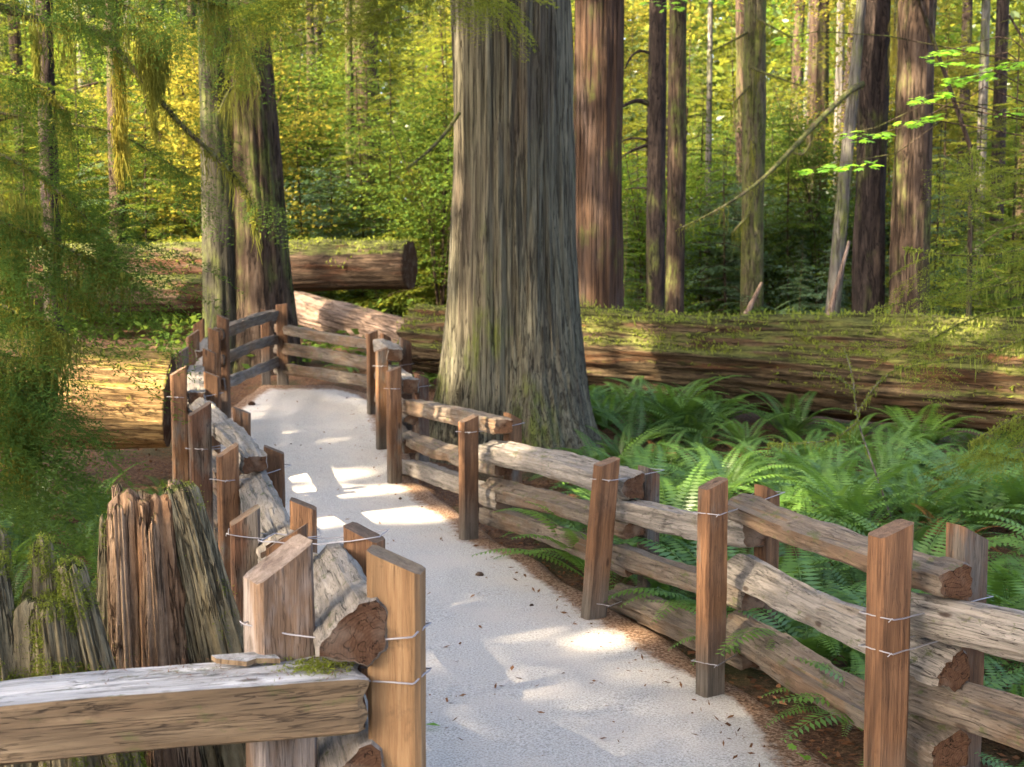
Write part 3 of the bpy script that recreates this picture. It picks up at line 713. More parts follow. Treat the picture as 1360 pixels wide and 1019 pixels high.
def log_thing(name, label, p0, p1, r0, r1, m, k=90, nseg=170, ridge=.035, rf=6, seed=1, moss=None, cat_='fallen log', mdens=0, mlen=.05, msel=.3):
    mid = (p0 + p1) / 2; base = Vector((mid.x, mid.y, min(p0.z, p1.z) - r0)); t = thing(name, base, label, cat_, 'fallen logs in the forest')
    L = (p1 - p0).length
    fr = frame(p0, p1); rings = []
    me = trunk_mesh('log_body', [(0, 0, 0), (0, 0, L)], [r0, r1], M[m], nseg, k, ridge, rf, seed=seed)
    o = obj('log_body', me, t, world=fr)
    if mdens:
        co_ = np.zeros(len(me.vertices) * 3); me.vertices.foreach_get('co', co_); co_ = co_.reshape(-1, 3)
        nm = np.zeros(len(me.vertices) * 3); me.vertices.foreach_get('normal', nm); nm = nm.reshape(-1, 3)
        A = np.array(fr); W = co_ @ A[:3, :3].T + A[:3, 3]; Nw = nm @ A[:3, :3].T
        r = np.random.default_rng(seed); idx = r.integers(0, len(W), mdens)
        pn = np.array([mn.noise(Vector(W[i] * 2.1)) for i in idx]); keep = (Nw[idx, 2] + pn * 1.1) > msel; idx = idx[keep]
        n = len(idx); U = nrm(Nw[idx] + r.normal(0, .7, (n, 3))); Vv = nrm(np.cross(U, r.normal(size=(n, 3))))
        Ls = r.uniform(.5, 1.3, n) * mlen; Cn = W[idx] + r.normal(0, .02, (n, 3)) + U * Ls[:, None] * .3
        leafobj('moss', diamonds(Cn, U, Vv, Ls, Ls * .4), M['moss'], t)
    return t
# right log
lr0 = at(556, 452, 17.6); lr1 = at(1500, 512, 12.2)
log_thing('fallen_log', 'massive moss covered fallen log lying behind the fern bed on the right', lr0, lr1, .44, .56, 'log_right', 110, 300, .10, 5, 5, mdens=26000, mlen=.06, msel=.35)
# sunlit left log
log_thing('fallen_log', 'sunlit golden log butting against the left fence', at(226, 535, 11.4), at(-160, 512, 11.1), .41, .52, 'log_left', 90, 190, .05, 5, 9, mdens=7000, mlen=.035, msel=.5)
# far left log with the round cut end
log_thing('fallen_log', 'long dark fallen log with a round sawn end behind the far fence', at(545, 351, 23.2), at(-120, 362, 25.5), .45, .5, 'log_far', 70, 150, .05, 5, 13, mdens=9000, mlen=.08, msel=.5)
log_thing('fallen_log', 'bleached pinkish log sloping down from under the long dark log to the far bend', at(395, 408, 21.5), at(560, 455, 17.9), .27, .23, 'log_pale', 60, 90, .05, 6, 17)
log_thing('fallen_log', 'rotting red brown log in shadow on the left beneath the long dark log', at(-60, 388, 24.0), at(300, 392, 23.6), .36, .32, 'log_far', 50, 80, .07, 5, 19, mdens=2500, mlen=.07, msel=.5)
# sticks behind the right log
for px0, py0, px1, py1, D, lb in ((985, 420, 1012, 375, 18, 'thin leaning stick behind the massive mossy log near the sunlit trunk'), (1098, 420, 1128, 320, 17.5, 'split bleached stake leaning behind the massive mossy log by the grey snag')):
    p0 = at(px0, py0 + 10, D); p1 = at(px1, py1, D); t = thing('broken_stick', p0, lb, 'stick'); mb = MB(); mb.add(tube([p0, p0.lerp(p1, .5), p1], .05, 6, .02)); put('stick', mb, M['log_pale'], t)

# ---------------------------------------------------------------- stumps on the left
def slab_stump(name, label, px, D, parts, mossn, seed, mossz=0.0):
    x = at(px, 700, D).x; t = thing(name, g3(x, D, -.05), label, 'tree stump', 'broken stumps beside the near left fence')
    r = np.random.default_rng(seed); ms = []
    for q, (bx, tx, by, topy, w0, w1, d0, m, jag) in enumerate(parts):
        p0 = Vector((at(bx, 700, D).x, D + by, ground(x, D) - .1)); tp = at(tx, topy, D); p1 = Vector((tp.x, D + by * .8, tp.z))
        L = (p1 - p0).length; rings = []; n = 90; k = 96
        for a in range(n):
            s = a / (n - 1); ring = []
            for b in range(k):
                an = 2 * math.pi * b / k; ca, sa = math.cos(an), math.sin(an)
                rw = (w0 + (w1 - w0) * s); rd = d0 * (1 - .45 * s)
                f = 1 + .30 * mn.noise(Vector((ca * 2.3 + q * 7 + seed, sa * 2.3, s * .9))) + .55 * (abs(mn.noise(Vector((ca * 3.6 + q + seed, sa * 3.6, s * .8 + .3 * mn.noise(Vector((ca * 3, sa * 3, s * 4))))))) - .2) + .16 * abs(mn.noise(Vector((ca * 9 + q, sa * 9, s * 3.2)))) + .05 * mn.noise(Vector((ca * 20 + q, sa * 20, s * 14)))
                jg = jag * (mn.noise(Vector((ca * 1.8 + seed, sa * 1.8 + q, 2))) * 1.3 + .3 * mn.noise(Vector((ca * 6 + seed, sa * 6 + q, 7))))
                ring.append((ca * rw * f, sa * rd * f, s * (L + jg)))
            rings.append(ring)
        # hollow top: sink inner rings
        last = np.array(rings[-1]); cen = last.mean(0)
        for sh, dz in ((.8, .02), (.6, -.09), (.3, -.20)):
            rings.append([tuple(cen * (1 - sh) + v * sh + np.array([0, 0, dz])) for v in last])
        me = loft('slab', rings, [M[m], M['stump']], True)
        fr = frame(p0, p1, Vector((0, 1, 0))); o = obj('slab', me, t, world=fr)
        co_ = np.array([fr @ v.co for v in me.vertices]); nm = np.array([fr.to_3x3() @ v.normal for v in me.vertices])
        ms.append((co_, nm, 1.0 if m == 'stump_grey' else .12))
    if mossn:
        Cs = []; Us = []
        for co_, nm, wgt in ms:
            n0 = int(mossn * wgt); idx = r.integers(0, len(co_), n0)
            pn = np.array([mn.noise(Vector(co_[i] * 7)) + .5 * mn.noise(Vector(co_[i] * 22)) for i in idx]); k_ = (pn + nm[idx, 2] * .3) > .10 + mossz; idx = idx[k_]
            U = nrm(nm[idx] * .5 + r.normal(0, .6, (len(idx), 3)) - [0, 0, .15]); Cs.append(co_[idx] + r.normal(0, .006, (len(idx), 3)) + U * .006); Us.append(U)
        C = np.concatenate(Cs); U = np.concatenate(Us); Vv = nrm(np.cross(U, r.normal(size=U.shape))); Ls = r.uniform(.004, .013, len(C))
        leafobj('moss', diamonds(C, U, Vv, Ls, Ls * .35), M['moss'], t)
    return t
slab_stump('broken_stump', 'tall rotten stump with ribbed orange brown wood standing behind the broad near rail', 210, 4.3,
    [(216, 192, .0, 662, .175, .12, .15, 'stump', .06), (146, 152, -.03, 700, .075, .04, .06, 'stump_grey', .06), (350, 240, -.02, 653, .15, .055, .07, 'stump_grey', .015), (222, 206, -.12, 690, .06, .03, .06, 'stump', .05), (180, 168, -.10, 676, .06, .035, .06, 'stump', .06)], 14000, 3, .16)
slab_stump('broken_stump', 'low jagged stump covered with green moss at the left edge behind the broad near rail', 80, 3.75,
    [(80, 70, .0, 800, .21, .10, .15, 'stump_grey', .07), (210, 102, -.05, 752, .11, .035, .07, 'stump_grey', .03), (40, 4, -.07, 748, .10, .028, .07, 'stump_grey', .03), (72, 60, -.02, 728, .085, .024, .06, 'stump_grey', .04), (120, 85, -.10, 800, .10, .04, .07, 'stump_grey', .03), (-70, -40, .1, 715, .12, .07, .09, 'stump_grey', .05)], 60000, 6, .02)

# ---------------------------------------------------------------- ferns
def fern_mesh(seed, nf=17, L0=.75, m='fern'):
    r = np.random.default_rng(seed); C = []; U = []; V = []; Ls = []; Ws = []; mb = MB()
    for f in range(nf):
        az = 2 * math.pi * f / nf + r.uniform(-.25, .25); L = L0 * r.uniform(.65, 1.1); el = R(r.uniform(38, 78)); cur = r.uniform(1.0, 1.9)
        h = Vector((math.cos(az), math.sin(az), 0)); s = Vector((-h.y, h.x, 0)); N = 30; p = Vector((0, 0, 0)); pts = [p.copy()]
        for i in range(N):
            t = i / N; e = el - cur * t ** 1.3; d = h * math.cos(e) + Vector((0, 0, math.sin(e))); p = p + d * (L / N); pts.append(p.copy())
            if t < .1: continue
            wl = L * .135 * (math.sin(min(1, (t - .05) * 3.2) * math.pi / 2)) * (1 - max(0, t - .35) / .68) ** .75 + .004
            nu = d.cross(s).normalized()
            for sg in (-1, 1):
                u = (s * sg + d * .35 - nu * sg * 0 - Vector((0, 0, .22))).normalized(); c_ = p + u * wl * .5
                C.append(c_); U.append(u); V.append(d); Ls.append(wl); Ws.append(min(L / N * .85, wl * .35))
        mb.add(tube(pts[::5], .003, 4, .001))
    C, U, V = (np.array([tuple(a) for a in q]) for q in (C, U, V)); V = nrm(V - U * np.sum(U * V, 1, keepdims=True))
    v1, f1 = diamonds(C, U, V, np.array(Ls), np.array(Ws)); v2 = np.array(mb.V); f2 = np.array(mb.F)
    Vt, Ft = joinVF([(v1, f1), (v2, f2)]); return mesh_np('fern', Vt, Ft, [M[m]])
FE = [fern_mesh(200 + i, 15 + i % 4 * 2, .62 + .06 * (i % 3)) for i in range(5)]
FD = [fern_mesh(300 + i, 14 + i, .6, 'fern_d') for i in range(3)]
FXX = 0
FX = [fern_mesh(330 + i, 12, .5, 'dead') for i in range(2)]
rf_ = random.Random(12)
def place_fern(x, y, me, s, label, group):
    o = bpy.data.objects.new('sword_fern', me); COL.objects.link(o); o.location = g3(x, y, .0)
    o.rotation_euler = (rf_.uniform(-.12, .12), rf_.uniform(-.12, .12), rf_.uniform(0, 6.28)); o.scale = (s, s, s * rf_.uniform(.85, 1.1))
    return tag(o, label, 'fern', group)
def logline(x):   # y of right log at x
    t = (x - lr0.x) / (lr1.x - lr0.x); return lr0.y + t * (lr1.y - lr0.y)
pts = []
tries = 0
while len(pts) < 132 and tries < 9000:
    tries += 1; y = rf_.uniform(3.6, 15.2); x = rf_.uniform(-.2, 7.2)
    if abs(x) > .42 * y + .9: continue
    if x < pr(y) + .42 or y > logline(x) - .62: continue
    if (x - .02) ** 2 + (y - 13) ** 2 < 1.25 ** 2: continue
    if x < .4 and y < 12: continue
    if any((x - a) ** 2 + (y - b) ** 2 < (.29 + .008 * y) ** 2 for a, b in pts): continue
    pts.append((x, y))
for i, (x, y) in enumerate(pts):
    lb = 'sword fern in the dense bed between right fence and mossy log' if y > 7 else 'sword fern just behind the nearest rails of the right fence'
    place_fern(x, y, (FX[i % 2] if i % 17 == 5 else FD[i % 3] if i % 4 == 1 else FE[i % 5]), rf_.uniform(.7, 1.6) * (1 if y > 5.5 else .8), lb, 'sword ferns behind the right fence')
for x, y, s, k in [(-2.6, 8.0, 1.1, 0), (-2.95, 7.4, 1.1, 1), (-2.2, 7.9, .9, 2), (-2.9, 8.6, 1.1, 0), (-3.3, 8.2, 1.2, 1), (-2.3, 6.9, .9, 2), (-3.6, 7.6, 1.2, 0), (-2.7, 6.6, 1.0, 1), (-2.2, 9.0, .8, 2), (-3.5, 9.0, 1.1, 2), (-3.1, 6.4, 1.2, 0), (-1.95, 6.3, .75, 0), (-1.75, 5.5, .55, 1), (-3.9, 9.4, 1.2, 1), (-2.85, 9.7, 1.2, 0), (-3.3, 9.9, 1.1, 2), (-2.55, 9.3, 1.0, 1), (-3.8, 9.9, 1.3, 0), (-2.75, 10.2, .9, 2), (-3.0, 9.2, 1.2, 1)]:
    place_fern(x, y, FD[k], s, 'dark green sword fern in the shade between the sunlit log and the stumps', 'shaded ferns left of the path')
for i, (px, py) in enumerate([(185, 470), (215, 455), (250, 470), (150, 420), (200, 425), (230, 440)]):
    D = 15 + i * .4; place_fern(at(px, py, D).x, D, (FD if i % 3 else FX)[i % 2], 1.1, 'fern in the dark hollow behind the sunlit log' if i % 3 else 'withered orange fern in the dark hollow behind the sunlit log', 'ferns behind the sunlit log')
for i, (x, y) in enumerate([(-1.95, 18.2), (-1.5, 18.0), (-2.3, 18.3), (-1.1, 17.6), (-.9, 18.8), (-1.2, 16.9)]):
    place_fern(x, y, FE[i % 5], .75, 'bright fern behind the rails of the far bend', 'ferns behind the far bend')

# ---------------------------------------------------------------- understory thicket
def young_tree(seed, H, Lmax, m, leaf=.07, nb=46, droop=.25, z0=.25):
    r = random.Random(seed); BV = [bough(1.0 * Lmax, leaf, seed * 10 + q, droop, .45, .9) for q in range(3)]; Bs = []; mb = MB()
    pts = [(0.05 * math.sin(z), .05 * math.cos(z * .7), z) for z in np.linspace(0, H, 9)]
    mb.add(tube(pts, .012 + H * .004, 7, .006))
    for i in range(nb):
        z = z0 + (H - z0) * (i + r.random()) / nb; s = (1 - (z / H) ** 1.3) * .85 + .15; s *= r.uniform(.7, 1.1); a = i * 2.4 + r.uniform(-.4, .4); p = R(r.uniform(-14, 14))
        Bs.append(xf(BV[i % 3], (0, 0, z), a, p, s))
        mb.add(tube([(0, 0, z), (math.cos(a) * Lmax * s * .5, math.sin(a) * Lmax * s * .5, z + math.sin(p) * Lmax * s * .5 - droop * Lmax * s * .25 * .5), (math.cos(a) * Lmax * s * .95, math.sin(a) * Lmax * s * .95, z + math.sin(p) * Lmax * s - droop * Lmax * s * .9)], .012, 4, .003))
    return mb.mesh('trunk', M['bark_mid']), leaf_mesh('crown', cat(Bs), M[m], .55)
YT = [young_tree(401, 6.0, 1.9, 'hemlock', .10, 60), young_tree(402, 9.5, 2.3, 'hemlock_y', .13, 84), young_tree(403, 4.2, 1.6, 'hemlock_b', .09, 50), young_tree(404, 11, 2.5, 'hemlock', .13, 96), young_tree(405, 5.5, 1.8, 'hemlock_y', .10, 56), young_tree(406, 12, 2.7, 'hemlock_d', .14, 100)]
def place_yt(x, y, k, s, label, group, rz=None):
    t = thing('young_hemlock', g3(x, y, -.05), label, 'young tree', group)
    t.rotation_euler.z = rf_.uniform(0, 6.28) if rz is None else rz; t.scale = (s, s, s)
    obj('trunk', YT[k][0], t); obj('crown', YT[k][1], t); return t
def zone(px):
    if px < 270: return 'young hemlock in the thicket left of the twin trunks behind the far fence'
    if px < 690: return 'young hemlock in the bright thicket between the twin trunks and the huge cedar'
    if px < 1100: return 'young hemlock in the sunny thicket between the red brown cedar and the grey snag'
    return 'young hemlock in the thicket at the right behind the widest brown trunk'
YN = [young_tree(411, 4.6, 1.7, 'hemlock', .06, 60), young_tree(412, 6.2, 2.0, 'hemlock_y', .07, 66), young_tree(413, 3.2, 1.4, 'hemlock_b', .055, 44)]
YT += YN
for px_, D_, k_, s_ in ((400, 27, 6, 1), (440, 28, 8, 1.2), (520, 27.5, 7, 1), (590, 27, 7, 1.1), (480, 28, 6, 1.2), (845, 26, 8, 1.2), (930, 27, 6, 1.1), (960, 25, 8, 1.2), (1045, 26, 6, 1), (1240, 22, 8, 1.2), (1290, 20.5, 6, .9), (1340, 21, 7, .9), (1375, 19, 6, 1), (1250, 25, 7, 1), (40, 27, 6, 1.1), (110, 27.5, 7, 1), (200, 27, 6, 1.2), (160, 27.5, 8, 1.6), (250, 27, 7, 1)):
    z_ = zone(px_); place_yt((px_ - 680) / F * D_, D_, k_, s_, z_, z_.replace('young hemlock in', 'hemlocks of'))
def bush(seed, H, Rr, m, leaf):
    r = np.random.default_rng(seed); mb = MB(); Cs = []; Us = []; Vs = []; Ls = []
    for q in range(5):
        a = q * 1.26 + seed; top = np.array([math.cos(a) * Rr * .6, math.sin(a) * Rr * .6, H * r.uniform(.7, 1)]); mid_ = top * [.25, .25, .55]
        mb.add(tube([(0, 0, 0), tuple(mid_), tuple(top)], .03, 5, .008))
        for j in range(9):
            t_ = r.uniform(.25, 1); p = (mid_ * 2 * t_ if t_ < .5 else mid_ + (top - mid_) * (t_ - .5) * 2) + r.normal(0, Rr * .32, 3) * [1, 1, .6]
            mb.add(tube([tuple(mid_ * .9), tuple(p)], .008, 4, .003))
            for lay in range(3):
                n = 105; c_ = p + np.array([0, 0, -lay * .22]) + r.normal(size=(n, 3)) * [.42, .42, .045]; U, W = rand_axes(n, .28, r); Cs.append(c_); Us.append(U); Vs.append(W); Ls.append(r.uniform(.6, 1.3, n) * leaf)
    return mb.mesh('stems', M['bark_mid']), leaf_mesh('foliage', (np.concatenate(Cs), np.concatenate(Us), np.concatenate(Vs), np.concatenate(Ls)), M[m], .62)
M['lime'] = mk_leaf('lime_leaves', (.022, .07, .013), (.10, .18, .026), .45, (.30, .38, .035), 0)
M['gold'] = mk_leaf('golden_leaves', (.05, .09, .018), (.19, .18, .032), .48, (.46, .38, .05), 0)
BU = [bush(501, 4.5, 1.8, 'lime', .085), bush(502, 7.5, 2.3, 'gold', .10), bush(503, 3.0, 1.5, 'hemlock_b', .08), bush(504, 9, 2.5, 'lime', .10), bush(505, 6, 2.0, 'hemlock', .09)]
rq = random.Random(19)
for i in range(52):
    D = rq.uniform(25, 46); px = rq.uniform(-60, 1420); x = (px - 680) / F * D; k = rq.choice([0, 1, 2, 3, 4, 4, 2])
    if 360 < px < 610 and rq.random() < .6: continue
    z_ = 'leafy shrub ' + zone(px).replace('young hemlock ', '')
    t = thing('vine_maple', g3(x, D, -.05), z_, 'shrub', z_.replace('leafy shrub', 'leafy shrubs')); t.rotation_euler.z = rq.uniform(0, 6.28); s_ = rq.uniform(.8, 1.25); t.scale = (s_, s_, s_)
    obj('stems', BU[k][0], t); obj('foliage', BU[k][1], t)
r2 = random.Random(91); yp_ = []
tr = 0
while len(yp_) < 130 and tr < 9000:
    tr += 1; D = 27 + 33 * r2.random() ** 1.3 if r2.random() < .85 else r2.uniform(21, 26); px = r2.uniform(-140, 1500)
    x = (px - 680) / F * D
    if D < 26 and (px < 640 or r2.random() < .45): continue
    if any((x - a) ** 2 + (D - b) ** 2 < 1.55 ** 2 for a, b in yp_): continue
    yp_.append((x, D)); k = r2.choice([0, 1, 2, 3, 4, 1, 4, 3, 5, 1] if D > 30 else [0, 2, 4, 2]); z = zone(px)
    place_yt(x, D, k, r2.uniform(.75, 1.15) * (1 if D > 30 else .55), z, z.replace('young hemlock in', 'hemlocks of'))
# far forest mass (beyond it nothing can be told apart)
n = 230000; U, Vv = rand_axes(n, .6); cl = rng.uniform([-46, 60, 0], [46, 82, 1], (2600, 3)); cl[:, 2] = rng.uniform(0, 1, 2600) * 21 + 1.5
ci = rng.integers(0, 2600, n); C = cl[ci] + rng.normal(size=(n, 3)) * [1.3, 1.0, .55]; Ls = rng.uniform(.25, .62, n)
C2 = np.stack([rng.uniform(-62, 62, 60000), rng.uniform(84, 100, 60000), rng.uniform(0, 30, 60000)], 1); U2, V2_ = rand_axes(60000, .8); L2 = rng.uniform(.8, 1.6, 60000)
vf = joinVF([diamonds(C, U, Vv, Ls, Ls * .5), diamonds(C2, U2, V2_, L2, L2 * .6)])
ffm = mesh_np('far_forest', vf[0], vf[1], [M['hemlock_y'], M['hemlock_d']], mi=np.r_[(np.arange(n) // 90 % 3 == 0).astype(int), np.ones(60000, int)]); o = obj('far_forest', ffm); tag(o, 'sunlit mass of far forest foliage filling the background', 'forest', kind='stuff')
# low ground cover seen as one mass
n = 60000; D = rng.uniform(17.5, 55, n); X = rng.uniform(-.5, .5, n) * D; keep = np.array([mn.noise(Vector((x * .5, y * .5, 0))) > -.12 for x, y in zip(X, D)]) & ~((D < 18.6) & (X < 0)); X = X[keep]; D = D[keep]; n = len(X)
Z = np.array([ground(x, y) for x, y in zip(X, D)]) + rng.uniform(0, 1, n) ** 1.5 * .55
U, Vv = rand_axes(n, .5); Ls = rng.uniform(.07, .2, n)
tag(obj('undergrowth', mesh_np('undergrowth', *diamonds(np.stack([X, D, Z], 1), U, Vv, Ls, Ls * .5), [M['hemlock']])), 'low green undergrowth carpeting the forest floor behind the logs', 'undergrowth', kind='stuff')
# litter on the ground
def litter():
    n = 42000; Y = rng.uniform(3, 19, n); X = rng.uniform(-.46, .46, n) * Y; P = []
    for x, y in zip(X, Y):
        d = sd_path(x, y)
        if d < -.42: 
            if random.random() > .05: continue
        elif d < 0 and random.random() > .5 * (1 + d / .42) ** 2: continue
        P.append((x, y, (gz0(y) + .018 if d < 0 else ground(x, y)) + random.random() * .008))
    P = np.array(P); n = len(P); U, Vv = rand_axes(n, .25); Ls = rng.uniform(.012, .05, n)
    return diamonds(P, U, Vv, Ls, Ls * rng.uniform(.1, .6, n))
tag(obj('litter', mesh_np('litter', *litter(), [M['litter']])), 'red brown needle litter and bark bits beside the path', 'leaf litter', kind='stuff')

# ---------------------------------------------------------------- mossy hemlock leaning over the left side
t = thing('mossy_hemlock', g3(-4.6, 8.2), 'mossy hemlock whose long drooping boughs hang over the upper left of the view', 'tree')
mb = MB(); mb.add(tube([(-4.6, 8.2, -.1), (-4.55, 8.25, 3), (-4.7, 8.2, 7), (-4.8, 8.1, 15)], .26, 14, .1)); put('trunk', mb, M['bark_moss'], t)
mb = MB(); hang = []; hangy = []; sprays = []; rb = np.random.default_rng(61)
NB = [bough(.75, .026, 700 + q, .30, .45, .9, .35) for q in range(4)]
def poly(pts_px):
    P = [at(a, b, d) for a, b, d in pts_px]; out = []
    for i in range(len(P) - 1):
        p0 = P[max(i - 1, 0)]; p1, p2 = P[i], P[i + 1]; p3 = P[min(i + 2, len(P) - 1)]
        for q in range(8):
            s = q / 8; out.append(.5 * ((2 * p1) + (p2 - p0) * s + (2 * p0 - 5 * p1 + 4 * p2 - p3) * s * s + (3 * p1 - p0 - 3 * p2 + p3) * s ** 3))
    out.append(P[-1]); return out
def moss_branch(pp, r0, r1, nst, lmax, yellow=False, nspray=0, sl=1.0, pos=None):
    P = poly(pp); mb.add(tube(P, r0, 6, r1)); A = np.array([tuple(p) for p in P])
    ii = rb.random(nst) * (len(A) - 1.01); k = ii.astype(int); f = (ii - k)[:, None]; Q = A[k] * (1 - f) + A[k + 1] * f + rb.normal(0, .012, (nst, 3))
    cl = np.array([.5 + .9 * mn.noise(Vector((a * .9, nst * .13, 1))) for a in ii]).clip(.06, 1.2)
    (hangy if yellow else hang).append(strands(Q, rb.random(nst) ** 1.6 * lmax * cl + .015, rb.uniform(.003, .008, nst), rb, 5, .2))
    # fuzzy moss on the branch itself
    n2 = nst * 2; ii = rb.random(n2) * (len(A) - 1.01); k = ii.astype(int); f = (ii - k)[:, None]; Q = A[k] * (1 - f) + A[k + 1] * f
    U, Vv = rand_axes(n2, .8, rb); L = rb.uniform(.015, .045, n2); hang.append(tuple(diamonds(Q + U * r0 * .9, U, Vv, L, L * .35)))
    for q in range(nspray):
        a = rb.random() * (len(A) - 1); p = A[int(a)]; d = A[min(int(a) + 1, len(A) - 1)] - A[max(int(a) - 1, 0)]
        yaw = math.atan2(d[1], d[0]) + rb.choice([-1, 1]) * rb.uniform(.3, 1.1); sprays.append(xf(NB[q % 4], p, yaw, R(rb.uniform(-45, 5)), sl * rb.uniform(.6, 1.2), rb.uniform(-.4, .4)))
    return A
moss_branch([(-330, -80, 8.2), (-60, -10, 8.4), (60, 30, 8.4), (130, 44, 8.3), (180, 95, 8.2), (240, 165, 8.2), (300, 222, 8.3), (330, 262, 8.3), (342, 305, 8.3)], .035, .006, 650, .30, nspray=7)
moss_branch([(130, 44, 8.3), (175, 40, 8.2), (226, 50, 8.1)], .012, .006, 160, .25)
moss_branch([(-250, -120, 7.4), (0, -60, 7.4), (110, -20, 7.4), (210, 30, 7.3)], .02, .005, 300, .5, nspray=16)
moss_branch([(-250, 40, 7.6), (-40, 90, 7.6), (40, 110, 7.6), (90, 150, 7.5)], .02, .005, 350, .45, nspray=16)
moss_branch([(-280, 150, 7.0), (-60, 190, 7.0), (30, 220, 6.9), (100, 275, 6.8), (150, 330, 6.8)], .018, .004, 420, .35, nspray=26)
moss_branch([(-280, 260, 6.6), (-60, 280, 6.6), (40, 310, 6.5), (120, 345, 6.5), (170, 370, 6.5)], .016, .004, 600, .26, nspray=18)
moss_branch([(-280, 330, 6.2), (-60, 380, 6.2), (30, 420, 6.1), (60, 430, 6.1), (85, 455, 6.0)], .014, .004, 420, .42, nspray=9)
moss_branch([(-220, 420, 6.0), (-60, 470, 6.0), (10, 500, 5.9), (60, 560, 5.9)], .012, .004, 420, .45, nspray=14)
moss_branch([(-150, -60, 8.0), (60, -40, 8.0), (180, -20, 8.0), (300, 10, 8.1)], .02, .006, 420, .42, nspray=14)
moss_branch([(-200, 120, 8.6), (60, 160, 8.6), (160, 180, 8.6), (250, 235, 8.7)], .014, .004, 260, .3, nspray=12)
# clumped streamers
def streamer(px, py0, py1, D, wpx, n, yellow=False, shape=1.0):
    a = at(px, py0, D); b = at(px, py1, D); H = a.z - b.z; W = wpx / F * D
    Q = np.stack([a.x + rb.normal(0, W * .35, n), D + rb.normal(0, W * .3, n), a.z - rb.random(n) * H * .75], 1)
    cx = a.x; t_ = (a.z - Q[:, 2]) / H; Q[:, 0] = cx + (Q[:, 0] - cx) * (1 - t_ * shape * .8)
    (hangy if yellow else hang).append(strands(Q, H * .3 * rb.uniform(.4, 1, n), rb.uniform(.004, .009, n), rb, 5, .2))
streamer(205, 44, 140, 8.1, 46, 700, False, 1.1); streamer(203, 110, 200, 8.1, 14, 160)
streamer(158, 60, 255, 8.25, 15, 230, True, .5); streamer(155, 150, 258, 8.25, 9, 120, True, .1)
streamer(47, 20, 130, 7.8, 16, 150); streamer(22, 470, 680, 6.0, 60, 700); streamer(60, 440, 560, 6.1, 60, 500); streamer(110, 360, 430, 6.5, 90, 500)
streamer(12, 250, 460, 6.6, 60, 500); streamer(85, 20, 110, 8.2, 40, 160); streamer(320, 30, 150, 8.1, 40, 160); streamer(280, 0, 90, 8.1, 40, 200)
sp_ = list(sprays)
for px, py, D, s in [(40, 300, 6.4, 1.1), (100, 300, 6.6, 1.2), (150, 300, 6.8, 1), (20, 360, 6.2, 1.2), (80, 370, 6.3, 1.2), (140, 360, 6.6, 1), (10, 540, 5.9, 1.2), (40, 590, 5.8, 1.3), (80, 560, 6, 1.2), (20, 640, 5.8, 1.2), (70, 650, 6.2, 1.2), (60, 480, 6.0, 1.1), (-20, 620, 5.6, 1.4), (-10, 560, 5.7, 1.2), (50, 530, 5.8, 1.1)]:
    for q in range(3): sp_.append(xf(NB[q], tuple(at(px - 90, py - 30, D)), rb.uniform(-.7, .5), R(rb.uniform(-40, -5)), s * .9, rb.uniform(-.3, .3)))
put('limbs', mb, M['bark_moss'], t)
leafobj('hanging_moss', joinVF(hang), M['hang'], t); leafobj('yellow_moss', joinVF(hangy), M['hang_y'], t)
B = cat(sp_); leafobj('foliage', diamonds(B[0], B[1], B[2], B[3], B[3] * .3), M['hemlock'], t)

# boughs of the cedar reaching over the top centre (part of the huge cedar)
T1 = TREES['T1']; mb = MB(); hang = []; hangy = []; sprays = []; NBs = NB; NB = [bough(.9, .03, 720 + q, .3, .5, 1, .3) for q in range(4)]
moss_branch([(640, -160, 12.4), (580, -80, 11.5), (500, -40, 10.8), (420, -20, 10.3), (350, 10, 10)], .03, .006, 700, .75, nspray=26, sl=1.1)
moss_branch([(640, -100, 12.2), (600, -50, 11.3), (560, -20, 10.8), (500, 20, 10.4)], .02, .006, 300, .7, nspray=22, sl=1.0)
moss_branch([(560, -120, 11.5), (620, -40, 10.4), (640, -10, 10.2), (650, 6, 10.1)], .012, .004, 60, .3, nspray=18, sl=.8)
moss_branch([(610, 150, 12.6), (592, 176, 12.5), (570, 200, 12.3), (548, 218, 12.2), (540, 224, 12.1)], .02, .01, 60, .1, True)
put('limbs', mb, M['bark_moss'], T1); leafobj('hanging_moss', joinVF(hang + hangy), M['hang'], T1)
B = cat(sprays); leafobj('foliage', diamonds(B[0], B[1], B[2], B[3], B[3] * .33), M['hemlock_y'], T1)
# moss on the twin trunk, branch stubs on the dark trunk, long diagonal mossy branch on the right
def limbs_on(T, specs, m, nm='limbs'):
    mb = MB()
    for pp, r0, r1 in specs: mb.add(tube(poly(pp), r0, 6, r1))
    return put(nm, mb, m, T)
limbs_on(TREES['T3'], [([(866, 72, 22), (850, 68, 21.9), (838, 76, 21.8), (830, 92, 21.7)], .03, .012), ([(862, 138, 22), (845, 134, 21.9), (826, 142, 21.8), (815, 150, 21.7)], .05, .015), ([(862, 186, 22), (840, 184, 22), (820, 190, 22)], .025, .01), ([(862, 192, 22), (840, 200, 22), (822, 212, 22)], .035, .01), ([(862, 250, 22), (845, 250, 22), (828, 252, 22)], .02, .008), ([(868, 240, 22), (855, 235, 22), (836, 245, 22)], .02, .008)], M['bark_dark'])
mb = MB(); hang = []; hangy = []; sprays = []
moss_branch([(1145, 112, 20.2), (1128, 122, 19.5), (1090, 158, 19), (1050, 200, 18.5), (1010, 240, 18), (960, 275, 17.6), (900, 305, 17.4)], .055, .012, 350, .5)
moss_branch([(1080, 165, 19), (1076, 190, 19), (1066, 205, 19), (1050, 204, 19), (1045, 225, 19)], .03, .01, 100, .3)
